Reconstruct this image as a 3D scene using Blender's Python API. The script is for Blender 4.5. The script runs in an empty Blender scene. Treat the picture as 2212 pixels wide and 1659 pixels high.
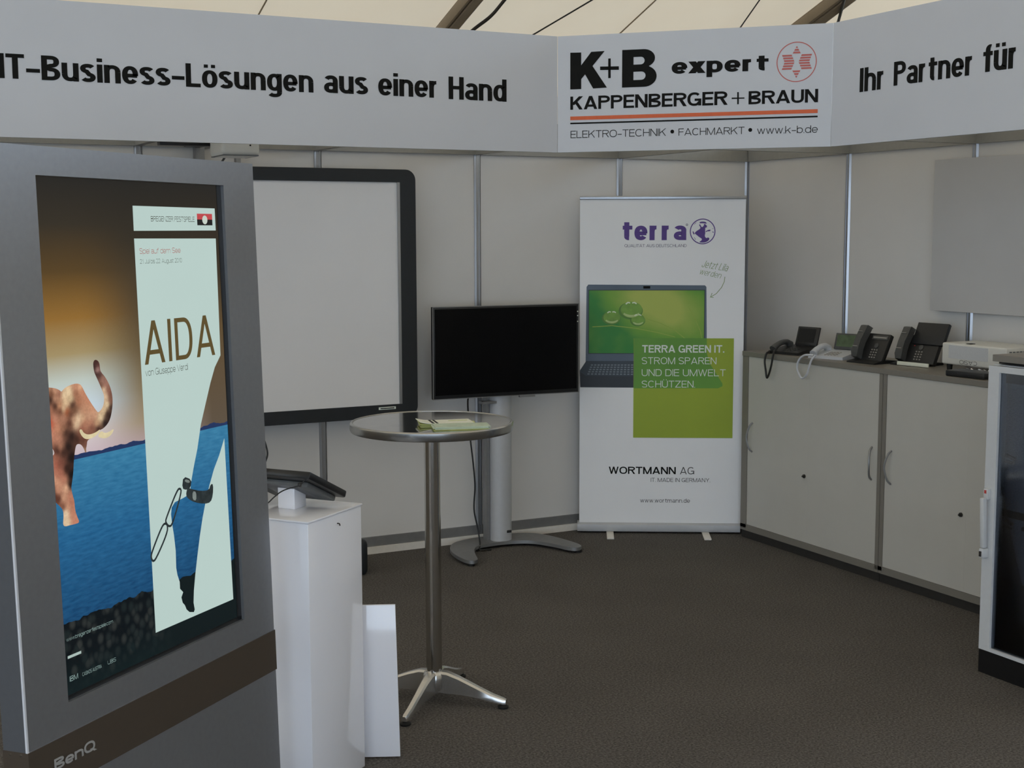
import bpy, bmesh, math, random
from mathutils import Vector, Matrix, Euler
from mathutils.geometry import tessellate_polygon, delaunay_2d_cdt

random.seed(7)
SC = bpy.context.scene
COL = SC.collection
R = math.radians

# ------------------------------------------------------------------ camera, sky, exposure
cam_d = bpy.data.cameras.new('camera')
cam_d.sensor_fit = 'HORIZONTAL'
cam_d.sensor_width = 36.0
cam_d.lens = 36.0 * 2892.65 / 2212.0
cam_d.clip_end = 200
cam = bpy.data.objects.new('camera', cam_d)
COL.objects.link(cam)
YAW, PITCH, ROLL = R(27.0052), R(6.4221), R(-0.1715)
fwd = Vector((math.sin(YAW) * math.cos(PITCH), math.cos(YAW) * math.cos(PITCH), -math.sin(PITCH)))
rgt = Vector((math.cos(YAW), -math.sin(YAW), 0))
upv = rgt.cross(fwd)
r2 = rgt * math.cos(ROLL) + upv * math.sin(ROLL)
u2 = upv * math.cos(ROLL) - rgt * math.sin(ROLL)
cam.matrix_world = Matrix(((r2.x, u2.x, -fwd.x, -5.4545), (r2.y, u2.y, -fwd.y, -7.2655), (r2.z, u2.z, -fwd.z, 1.8718), (0, 0, 0, 1)))
SC.camera = cam

world = bpy.data.worlds.new('overcast_sky')
SC.world = world
world.use_nodes = True
wn = world.node_tree
bg = wn.nodes['Background']
bg.inputs['Color'].default_value = (0.70, 0.86, 1.06, 1)
bg.inputs['Strength'].default_value = 3.45

SC.view_settings.view_transform = 'Standard'
SC.view_settings.look = 'None'
SC.view_settings.gamma = 1.0
SC.view_settings.exposure = 0.0
SC.view_settings.use_curve_mapping = False


# ------------------------------------------------------------------ helpers
def lin(c):
    return tuple(((v / 255.0) / 12.92 if v <= 10 else (((v / 255.0) + 0.055) / 1.055) ** 2.4) for v in c)


def new_mat(name):
    m = bpy.data.materials.new(name)
    m.use_nodes = True
    return m, m.node_tree, m.node_tree.nodes['Principled BSDF']


def mat(name, rgb, rough=0.5, metal=0.0, var=0.06, scale=40.0, bump=0.0, spec=0.5, coat=0.0, stretch=None):
    """procedural: noise-broken base colour, optional bump"""
    m, t, b = new_mat(name)
    c = lin(rgb)
    tc = t.nodes.new('ShaderNodeTexCoord')
    no = t.nodes.new('ShaderNodeTexNoise')
    no.inputs['Scale'].default_value = scale
    no.inputs['Detail'].default_value = 4
    if stretch:
        mp = t.nodes.new('ShaderNodeMapping')
        mp.inputs['Scale'].default_value = stretch
        t.links.new(tc.outputs['Object'], mp.inputs['Vector'])
        t.links.new(mp.outputs['Vector'], no.inputs['Vector'])
    else:
        t.links.new(tc.outputs['Object'], no.inputs['Vector'])
    rp = t.nodes.new('ShaderNodeValToRGB')
    rp.color_ramp.elements[0].position = 0.3
    rp.color_ramp.elements[1].position = 0.7
    rp.color_ramp.elements[0].color = (*[max(0, v * (1 - var)) for v in c], 1)
    rp.color_ramp.elements[1].color = (*[min(1, v * (1 + var)) for v in c], 1)
    t.links.new(no.outputs['Fac'], rp.inputs['Fac'])
    t.links.new(rp.outputs['Color'], b.inputs['Base Color'])
    b.inputs['Roughness'].default_value = rough
    b.inputs['Metallic'].default_value = metal
    b.inputs['Specular IOR Level'].default_value = spec
    if coat:
        b.inputs['Coat Weight'].default_value = coat
        b.inputs['Coat Roughness'].default_value = 0.06
    if bump:
        bp = t.nodes.new('ShaderNodeBump')
        bp.inputs['Strength'].default_value = bump
        bp.inputs['Distance'].default_value = 0.004
        t.links.new(no.outputs['Fac'], bp.inputs['Height'])
        t.links.new(bp.outputs['Normal'], b.inputs['Normal'])
    return m


def emit(name, rgb, strength=1.0, var=0.03, scale=60.0):
    """something shown on a lit screen: emission plus a thin glossy front"""
    m, t, b = new_mat(name)
    c = lin(rgb)
    tc = t.nodes.new('ShaderNodeTexCoord')
    no = t.nodes.new('ShaderNodeTexNoise')
    no.inputs['Scale'].default_value = scale
    t.links.new(tc.outputs['Object'], no.inputs['Vector'])
    rp = t.nodes.new('ShaderNodeValToRGB')
    rp.color_ramp.elements[0].position = 0.3
    rp.color_ramp.elements[1].position = 0.7
    rp.color_ramp.elements[0].color = (*[v * (1 - var) for v in c], 1)
    rp.color_ramp.elements[1].color = (*[v * (1 + var) for v in c], 1)
    t.links.new(no.outputs['Fac'], rp.inputs['Fac'])
    t.links.new(rp.outputs['Color'], b.inputs['Emission Color'])
    b.inputs['Emission Strength'].default_value = strength
    b.inputs['Base Color'].default_value = (0.004, 0.004, 0.004, 1)
    b.inputs['Roughness'].default_value = 0.25
    b.inputs['Specular IOR Level'].default_value = 0.15
    return m


class MB:
    """collects shapes into one mesh"""

    def __init__(self):
        self.bm = bmesh.new()

    def _done(self, verts, M=None):
        if M is not None:
            bmesh.ops.transform(self.bm, matrix=M, verts=verts)
        return verts

    def box(self, c, s, rot=None, bevel=0.0, seg=2):
        g = bmesh.ops.create_cube(self.bm, size=1.0)
        vs = g['verts']
        bmesh.ops.scale(self.bm, vec=s, verts=vs)
        if bevel:
            es = list({e for v in vs for e in v.link_edges})
            r = bmesh.ops.bevel(self.bm, geom=es, offset=bevel, segments=seg, profile=0.5, affect='EDGES')
            vs = list({v for f in r['faces'] for v in f.verts} | {v for v in vs if v.is_valid})
        M = Matrix.Translation(c)
        if rot is not None:
            M = M @ (rot if isinstance(rot, Matrix) else Euler(rot).to_matrix()).to_4x4()
        self._done(vs, M)
        return self

    def span(self, a, b, bevel=0.0, seg=2):
        c = [(p + q) / 2 for p, q in zip(a, b)]
        s = [abs(q - p) for p, q in zip(a, b)]
        return self.box(c, s, None, bevel, seg)

    def cyl(self, p0, p1, r0, r1=None, seg=24):
        p0, p1 = Vector(p0), Vector(p1)
        r1 = r0 if r1 is None else r1
        d = p1 - p0
        g = bmesh.ops.create_cone(self.bm, cap_ends=True, segments=seg, radius1=r0, radius2=r1, depth=d.length)
        M = Matrix.Translation((p0 + p1) / 2) @ d.to_track_quat('Z', 'Y').to_matrix().to_4x4()
        self._done(g['verts'], M)
        return self

    def lathe(self, prof, c=(0, 0, 0), seg=48):
        rings = []
        for r, z in prof:
            if r < 1e-6:
                rings.append([self.bm.verts.new((c[0], c[1], c[2] + z))])
            else:
                rings.append([self.bm.verts.new((c[0] + r * math.cos(2 * math.pi * k / seg), c[1] + r * math.sin(2 * math.pi * k / seg), c[2] + z)) for k in range(seg)])
        for A, B in zip(rings, rings[1:]):
            for k in range(seg):
                j = (k + 1) % seg
                if len(A) == 1:
                    self.bm.faces.new((A[0], B[j], B[k])) if len(B) > 1 else None
                elif len(B) == 1:
                    self.bm.faces.new((A[k], A[j], B[0]))
                else:
                    self.bm.faces.new((A[k], A[j], B[j], B[k]))
        return self

    def prism(self, poly, z0, z1, M=None, bevel=0.0):
        """polygon in XY extruded z0..z1"""
        tri = tessellate_polygon([[Vector((x, y, 0)) for x, y in poly]])
        lo = [self.bm.verts.new((x, y, z0)) for x, y in poly]
        hi = [self.bm.verts.new((x, y, z1)) for x, y in poly]
        n = len(poly)
        area = sum(poly[i][0] * poly[(i + 1) % n][1] - poly[(i + 1) % n][0] * poly[i][1] for i in range(n))
        for t in tri:
            for vs in (lo, hi):
                try:
                    self.bm.faces.new([vs[i] for i in t])
                except ValueError:
                    pass
        for i in range(n):
            j = (i + 1) % n
            self.bm.faces.new((lo[i], lo[j], hi[j], hi[i]))
        if M is not None:
            self._done(lo + hi, M)
        return self

    def tube(self, pts, r, seg=8, smooth=True):
        pts = [Vector(p) for p in pts]
        if smooth and len(pts) > 2:
            out = []
            for i in range(len(pts) - 1):
                p0 = pts[max(i - 1, 0)]
                p1, p2 = pts[i], pts[i + 1]
                p3 = pts[min(i + 2, len(pts) - 1)]
                for k in range(6):
                    t = k / 6.0
                    out.append(0.5 * ((2 * p1) + (p2 - p0) * t + (2 * p0 - 5 * p1 + 4 * p2 - p3) * t * t + (3 * p1 - p0 - 3 * p2 + p3) * t ** 3))
            pts = out + [pts[-1]]
        rr = r if callable(r) else (lambda t: r)
        rings = []
        nrm = None
        n = len(pts)
        for i, p in enumerate(pts):
            d = (pts[min(i + 1, n - 1)] - pts[max(i - 1, 0)]).normalized()
            if nrm is None:
                nrm = d.orthogonal().normalized()
            else:
                nrm = (nrm - d * nrm.dot(d)).normalized()
            bn = d.cross(nrm)
            q = rr(i / (n - 1))
            rings.append([self.bm.verts.new(p + (nrm * math.cos(2 * math.pi * k / seg) + bn * math.sin(2 * math.pi * k / seg)) * q) for k in range(seg)])
        for A, B in zip(rings, rings[1:]):
            for k in range(seg):
                j = (k + 1) % seg
                self.bm.faces.new((A[k], A[j], B[j], B[k]))
        self.bm.faces.new(rings[0][::-1])
        self.bm.faces.new(rings[-1])
        return self

    def loft(self, rings, cap=True):
        R_ = [[self.bm.verts.new(p) for p in ring] for ring in rings]
        n = len(R_[0])
        for A, B in zip(R_, R_[1:]):
            for k in range(n):
                j = (k + 1) % n
                self.bm.faces.new((A[k], A[j], B[j], B[k]))
        if cap:
            self.bm.faces.new(R_[0][::-1])
            self.bm.faces.new(R_[-1])
        return self

    def build(self, name, material, parent=None, loc=None, rot=None, smooth=40):
        bmesh.ops.recalc_face_normals(self.bm, faces=self.bm.faces[:])
        me = bpy.data.meshes.new(name)
        self.bm.to_mesh(me)
        self.bm.free()
        return link(name, me, material, parent, loc, rot, smooth)


def link(name, me, material, parent=None, loc=None, rot=None, smooth=40):
    if material is not None:
        me.materials.clear()
        me.materials.append(material)
    if smooth:
        for p in me.polygons:
            p.use_smooth = True
        me.set_sharp_from_angle(angle=R(smooth))
    o = bpy.data.objects.new(name, me)
    COL.objects.link(o)
    if parent is not None:
        o.parent = parent
    if loc is not None:
        o.location = loc
    if rot is not None:
        o.rotation_euler = rot
    return o


def thing(name, label, cat, loc=(0, 0, 0), rot=(0, 0, 0), group=None):
    o = bpy.data.objects.new(name, None)
    o.empty_display_size = 0.1
    COL.objects.link(o)
    o.location = loc
    o.rotation_euler = rot if isinstance(rot, tuple) else (0, 0, rot)
    return tag(o, label, cat, group)


def tag(o, label, cat, group=None):
    o['label'] = label
    o['category'] = cat
    if group:
        o['group'] = group
    return o


def struct(o):
    o['kind'] = 'structure'
    return o


# --- flat print: everything in the parent's local XZ plane, front is local -Y
def curve_mesh(cu):
    tmp = bpy.data.objects.new('temporary', cu)
    COL.objects.link(tmp)
    dg = bpy.context.evaluated_depsgraph_get()
    me = bpy.data.meshes.new_from_object(tmp.evaluated_get(dg))
    bpy.data.objects.remove(tmp)
    bpy.data.curves.remove(cu)
    return me


# --- a small stroke-drawn sans alphabet: every letter is a few bars, diagonals and curves
def hull4(q):
    q = sorted(set((round(a, 6), round(b, 6)) for a, b in q))

    def half(pts):
        o = []
        for p in pts:
            while len(o) > 1 and (o[-1][0] - o[-2][0]) * (p[1] - o[-2][1]) - (o[-1][1] - o[-2][1]) * (p[0] - o[-2][0]) <= 0:
                o.pop()
            o.append(p)
        return o
    a, b = half(q), half(q[::-1])
    return a[:-1] + b[:-1]


def glyph(ch, t, k, c):
    """outer box width and list of flat polygons; capital height 1, stem half-width t, bar half-height k, width factor c"""
    P = []
    X = 0.75
    acc = {'ä': 'a', 'ö': 'o', 'ü': 'u', 'Ä': 'A', 'Ö': 'O', 'Ü': 'U'}
    dot = ch in acc
    cap = ch.isupper()
    g = acc.get(ch, ch)
    base = {'I': 0, 'i': 0, 'l': 0, '.': 0, 'j': .16, '1': .26, '-': .32, '+': .62, '•': .3, 'f': .26, 't': .26, 'r': .28, 'J': .42, 'M': .68, 'W': .82, 'm': .74, 'w': .66, 's': .40, 'L': .42, 'E': .44, 'F': .42, 'T': .50, 'a': .42, 'c': .42, 'e': .45, 'k': .44, 'v': .44, 'x': .44, 'y': .44, 'z': .40,
            'O': .62, 'Q': .62, 'G': .60, 'C': .58, 'D': .54, 'A': .62, 'V': .60, 'N': .54, 'H': .54, 'U': .52, 'X': .58, 'Y': .58, 'K': .56, 'R': .54, 'B': .52, 'P': .50, 'S': .50, 'Z': .52}.get(g, .46)
    W = 2 * t + max(0.0, base * c - (0.0 if g not in 'mMwW' else 0.0))
    l, r, m = t, W - t, W / 2

    def V(x, y0, y1):
        P.append([(x - t, y0), (x + t, y0), (x + t, y1), (x - t, y1)])

    def Hh(y, x0, x1):
        P.append([(x0, y - k), (x1, y - k), (x1, y + k), (x0, y + k)])

    def D(x0, y0, x1, y1, f=1.0):
        h = t * f * math.sqrt(1 + ((x1 - x0) / (y1 - y0)) ** 2)
        h = min(h, t * f * 1.5)
        P.append([(x0 - h, y0), (x0 + h, y0), (x1 + h, y1), (x1 - h, y1)])

    def C(pts):
        n = len(pts)
        loop = math.hypot(pts[0][0] - pts[-1][0], pts[0][1] - pts[-1][1]) < 1e-6
        for i in range(n - 1):
            q = []
            for j in (i, i + 1):
                a, b = pts[max(j - 1, 0)], pts[min(j + 1, n - 1)]
                if loop and j in (0, n - 1):
                    a, b = pts[-2], pts[1]
                dx, dy = b[0] - a[0], b[1] - a[1]
                ll = math.hypot(dx, dy) or 1
                q.append((-dy / ll * t, dx / ll * k))
            (x0, y0), (x1, y1) = pts[i], pts[i + 1]
            P.append(hull4([(x0 + q[0][0], y0 + q[0][1]), (x0 - q[0][0], y0 - q[0][1]), (x1 - q[1][0], y1 - q[1][1]), (x1 + q[1][0], y1 + q[1][1])]))

    def A(cx, cy, rx, ry, a0, a1, n=16):
        out = []
        for i in range(n + 1):
            a = R(a0 + (a1 - a0) * i / n)
            cs, sn = math.cos(a), math.sin(a)
            e = 0.86
            out.append((cx + rx * math.copysign(abs(cs) ** e, cs), cy + ry * math.copysign(abs(sn) ** e, sn)))
        return out

    def El(y0, y1):
        C(A(m, (y0 + y1) / 2, W / 2 - t, (y1 - y0) / 2 - k, 0, 360, 32))

    rx = W / 2 - t
    if g == 'A':
        D(t * 1.1, 0, m, 1); D(W - t * 1.1, 0, m, 1); Hh(.27, W * .22, W * .78)
    elif g == 'B':
        V(l, 0, 1)
        C([(l, 1 - k)] + A(W - .25 * c - t, .76, .25 * c - .03 * c, .24 - k, 90, -90) + [(l, .52)])
        C([(l, .52)] + A(W - .27 * c - t, .26, .27 * c, .26 - k, 90, -90) + [(l, k)])
    elif g == 'C':
        C(A(m, .5, rx, .5 - k, 42, 318, 28))
    elif g == 'D':
        V(l, 0, 1); C([(l, 1 - k)] + A(m, .5, rx, .5 - k, 90, -90, 24) + [(l, k)])
    elif g in 'EF':
        V(l, 0, 1); Hh(1 - k, 0, W); Hh(.52, 0, W * .94)
        if g == 'E':
            Hh(k, 0, W)
    elif g == 'G':
        C(A(m, .5, rx, .5 - k, 42, 330, 28)); Hh(.45, W * .52, W); V(r, 0.02, .45)
    elif g == 'H':
        V(l, 0, 1); V(r, 0, 1); Hh(.52, 0, W)
    elif g == 'I':
        V(l, 0, 1)
    elif g == 'J':
        V(r, .3, 1); C(A(m, .3, rx, .3 - k, 0, -180))
    elif g == 'K':
        V(l, 0, 1); D(W - t * 1.25, 1, l + t * .5, .36); D(W - t * 1.25, 0, W * .42, .62)
    elif g == 'L':
        V(l, 0, 1); Hh(k, 0, W)
    elif g == 'M':
        V(l, 0, 1); V(r, 0, 1); D(l, 1, m, 0, .9); D(r, 1, m, 0, .9)
    elif g == 'N':
        V(l, 0, 1); V(r, 0, 1); D(l, 1, r, 0)
    elif g in 'OQ0':
        El(0, 1)
        if g == 'Q':
            D(W + t * .2, -.06, W * .62, .28)
    elif g in 'PR':
        V(l, 0, 1); C([(l, 1 - k)] + A(W - .26 * c - t, .73, .26 * c, .27 - k, 90, -90) + [(l, .46 + k)])
        if g == 'R':
            D(W - t * .9, 0, W * .55, .5)
    elif g in 'Ss':
        h = 1 if g == 'S' else X
        C(A(m, h * .74, rx, h * .26 - k, 25, 270, 20)[:-1] + A(m, h * .26, rx, h * .26 + (h * .48 - h * .52) - k + (h * .04), 90, -155, 20)[1:])
    elif g == 'T':
        V(m, 0, 1); Hh(1 - k, 0, W)
    elif g == 'U':
        V(l, .34, 1); V(r, .34, 1); C(A(m, .36, rx, .36 - k, 180, 360))
    elif g == 'V':
        D(t, 1, m, 0); D(W - t, 1, m, 0)
    elif g in 'Ww':
        h = 1 if g == 'W' else X
        D(t, h, W * .28, 0, .9); D(m, h, W * .28, 0, .9); D(m, h, W * .72, 0, .9); D(W - t, h, W * .72, 0, .9)
    elif g == 'X':
        D(t, 0, W - t, 1); D(t, 1, W - t, 0)
    elif g == 'Y':
        V(m, 0, .45); D(t, 1, m, .42); D(W - t, 1, m, .42)
    elif g in 'Zz':
        h = 1 if g == 'Z' else X
        Hh(h - k, 0, W); Hh(k, 0, W); D(t * 1.2, k, W - t * 1.2, h - k)
    elif g == 'a':
        V(r, 0, X * .72); C(A(m, X * .68, rx, X * .32 - k, 0, 155)); C(A(m, X * .30, rx, X * .30 - k, 0, 360, 24))
    elif g in 'bdpq':
        El(0, X)
        V(l if g in 'bp' else r, -.28 if g in 'pq' else 0, X if g in 'pq' else 1)
    elif g == 'c':
        C(A(m, X / 2, rx, X / 2 - k, 42, 318, 24))
    elif g == 'e':
        C(A(m, X / 2, rx, X / 2 - k, -4, 322, 28)); Hh(X * .47, t, W - t * .4)
    elif g == 'f':
        x = W * .5; V(x, 0, .8); Hh(X - k, 0, W); C(A(x + rx * .9, .78, rx * .9, .22 - k, 180, 70))
    elif g == 'g':
        El(0, X); V(r, -.06, X); C(A(m, -.06, rx, .22 - k, 0, -150))
    elif g in 'hn':
        V(l, 0, 1 if g == 'h' else X); V(r, 0, X * .6); C(A(m, X * .6, rx, X * .4 - k, 180, 0))
    elif g == 'm':
        V(l, 0, X); V(m, 0, X * .62); V(r, 0, X * .62)
        C(A((l + m) / 2, X * .62, (m - l) / 2, X * .38 - k, 180, 0)); C(A((m + r) / 2, X * .62, (r - m) / 2, X * .38 - k, 180, 0))
    elif g in 'ij':
        V(r, 0 if g == 'i' else -.1, X); V(r, .85, 1)
        if g == 'j':
            C(A(m, -.1, rx, .18 - k, 0, -90))
    elif g == 'k':
        V(l, 0, 1); D(W - t * 1.3, X, l, .26); D(W - t * 1.2, 0, W * .45, X * .62)
    elif g == 'l':
        V(l, 0, 1)
    elif g == 'o':
        El(0, X)
    elif g == 'r':
        V(l, 0, X); C(A(l + rx * 1.6, X * .58, rx * 1.6, X * .42 - k, 180, 86))
    elif g == 't':
        x = W * .42; V(x, .2, .93); Hh(X - k, 0, W); C(A(x + rx, .2, rx, .2 - k, 180, 272))
    elif g == 'u':
        V(r, 0, X); V(l, X * .4, X); C(A(m, X * .4, rx, X * .4 - k, 180, 360))
    elif g in 'vy':
        D(t, X, m, 0); D(W - t, X, m, 0)
        if g == 'y':
            D(m, 0, m - W * .18, -.28)
    elif g == 'x':
        D(t, 0, W - t, X); D(t, X, W - t, 0)
    elif g == '1':
        V(r, 0, 1); D(t, .72, r, .94)
    elif g == '2':
        C(A(m, .7, rx, .3 - k, 160, -20)); D(t * 1.2, k, W - t, .6); Hh(k, 0, W)
    elif g == '.':
        V(l, 0, 2 * t)
    elif g == '-':
        Hh(.36, 0, W)
    elif g == '+':
        Hh(.4, 0, W); V(m, .4 - W / 2, .4 + W / 2)
    if dot:
        y = 1.06 if cap else .85
        for x in (W * .27, W * .73):
            P.append([(x - t * .8, y), (x + t * .8, y), (x + t * .8, y + .14), (x - t * .8, y + .14)])
    return W, P


STYLE = {  # stem half-width, bar half-height, letter gap, slant   (capital height = 1)
    'B': (0.114, 0.078, 0.06, 0), 'M': (0.112, 0.086, 0.075, 0), 'W': (0.098, 0.08, 0.10, 0), 'G': (0.092, 0.082, 0.10, 0), 'm': (0.058, 0.052, 0.11, 0), 'X': (0.185, 0.10, 0.12, 0),
    'R': (0.052, 0.05, 0.10, 0), 'r': (0.046, 0.042, 0.10, 0), 'l': (0.052, 0.05, 0.13, 0), 'A': (0.062, 0.052, 0.14, 0), 'n': (0.028, 0.05, 0.055, 0),
    'T': (0.132, 0.10, 0.11, 0), 'h': (0.036, 0.032, 0.10, 0.25), 'Q': (0.125, 0.10, 0.08, 0), 's': (0.05, 0.05, 0.13, 0)}


def layout(s, st, c):
    t, k, gap, sh = STYLE[st]
    x, out = 0.0, []
    for ch in s:
        if ch == ' ':
            x += 0.26 * max(c, .5) + gap * .3
            continue
        W, P = glyph(ch, t, k, c)
        out += [[(x + a + b * sh, b) for a, b in q] for q in P]
        x += W + gap
    return x - gap, out


def print_text(name, runs, material, parent, off, tilt=0.0):
    """one flat mesh per run: (string, u0, u1, baseline v, capital height, style)"""
    made = []
    for (s, u0, u1, v0, h, st) in runs:
        lo_, hi_ = 0.05, 4.0
        for _ in range(40):
            c = (lo_ + hi_) / 2
            w, q = layout(s, st, c)
            if w * h > u1 - u0:
                hi_ = c
            else:
                lo_ = c
        sx = (u1 - u0) / w
        ct, sn = math.cos(tilt), math.sin(tilt)
        bm = bmesh.new()
        for n_, poly_ in enumerate(q):
            d_ = off + 0.000004 * (n_ % 7)
            vs = []
            for a, b in poly_:
                x, y = a * sx, b * h
                vs.append(bm.verts.new((u0 + x * ct - y * sn, -d_, v0 + x * sn + y * ct)))
            if len(vs) > 2:
                bm.faces.new(vs)
        for f in bm.faces:
            f.normal_update()
            if f.normal.y > 0:
                f.normal_flip()
        me = bpy.data.meshes.new(name)
        bm.to_mesh(me)
        bm.free()
        made.append(link(name, me, material, parent, smooth=0))
    return made


def print_shape(name, loops_list, material, parent, off):
    """filled flat shapes; each entry is a polygon or a list of loops (outer + holes)"""
    cu = bpy.data.curves.new(name, 'CURVE')
    cu.dimensions = '2D'
    cu.fill_mode = 'BOTH'
    me_all = bmesh.new()
    for loops in loops_list:
        if isinstance(loops[0][0], (int, float)):
            loops = [loops]
        c = bpy.data.curves.new(name, 'CURVE')
        c.dimensions = '2D'
        c.fill_mode = 'BOTH'
        for lp in loops:
            sp = c.splines.new('POLY')
            sp.points.add(len(lp) - 1)
            for pt, (x, y) in zip(sp.points, lp):
                pt.co = (x, y, 0, 1)
            sp.use_cyclic_u = True
        me = curve_mesh(c)
        for v in me.vertices:
            v.co = Vector((v.co.x, -off, v.co.y))
        me_all.from_mesh(me)
        bpy.data.meshes.remove(me)
    bpy.data.curves.remove(cu)
    me = bpy.data.meshes.new(name)
    me_all.to_mesh(me)
    me_all.free()
    return link(name, me, material, parent, smooth=0)


def ellipse(cx, cy, rx, ry, n=40):
    return [(cx + rx * math.cos(2 * math.pi * k / n), cy + ry * math.sin(2 * math.pi * k / n)) for k in range(n)]


def ring(cx, cy, rx, ry, t, n=56):
    return [ellipse(cx, cy, rx, ry, n), ellipse(cx, cy, rx - t, ry - t, n)]


def smooth_poly(P, it=2):
    """Chaikin corner cutting for traced outlines"""
    for _ in range(it):
        Q = []
        for i in range(len(P)):
            a, b = P[i], P[(i + 1) % len(P)]
            Q.append((a[0] * .75 + b[0] * .25, a[1] * .75 + b[1] * .25))
            Q.append((a[0] * .25 + b[0] * .75, a[1] * .25 + b[1] * .75))
        P = Q
    return P


def stroke(P, w):
    """open polyline to a ribbon outline"""
    L, Rr = [], []
    for i, p in enumerate(P):
        a, b = P[max(i - 1, 0)], P[min(i + 1, len(P) - 1)]
        dx, dy = b[0] - a[0], b[1] - a[1]
        l = math.hypot(dx, dy) or 1
        nx, ny = -dy / l * w / 2, dx / l * w / 2
        L.append((p[0] + nx, p[1] + ny))
        Rr.append((p[0] - nx, p[1] - ny))
    return L + Rr[::-1]


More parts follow.
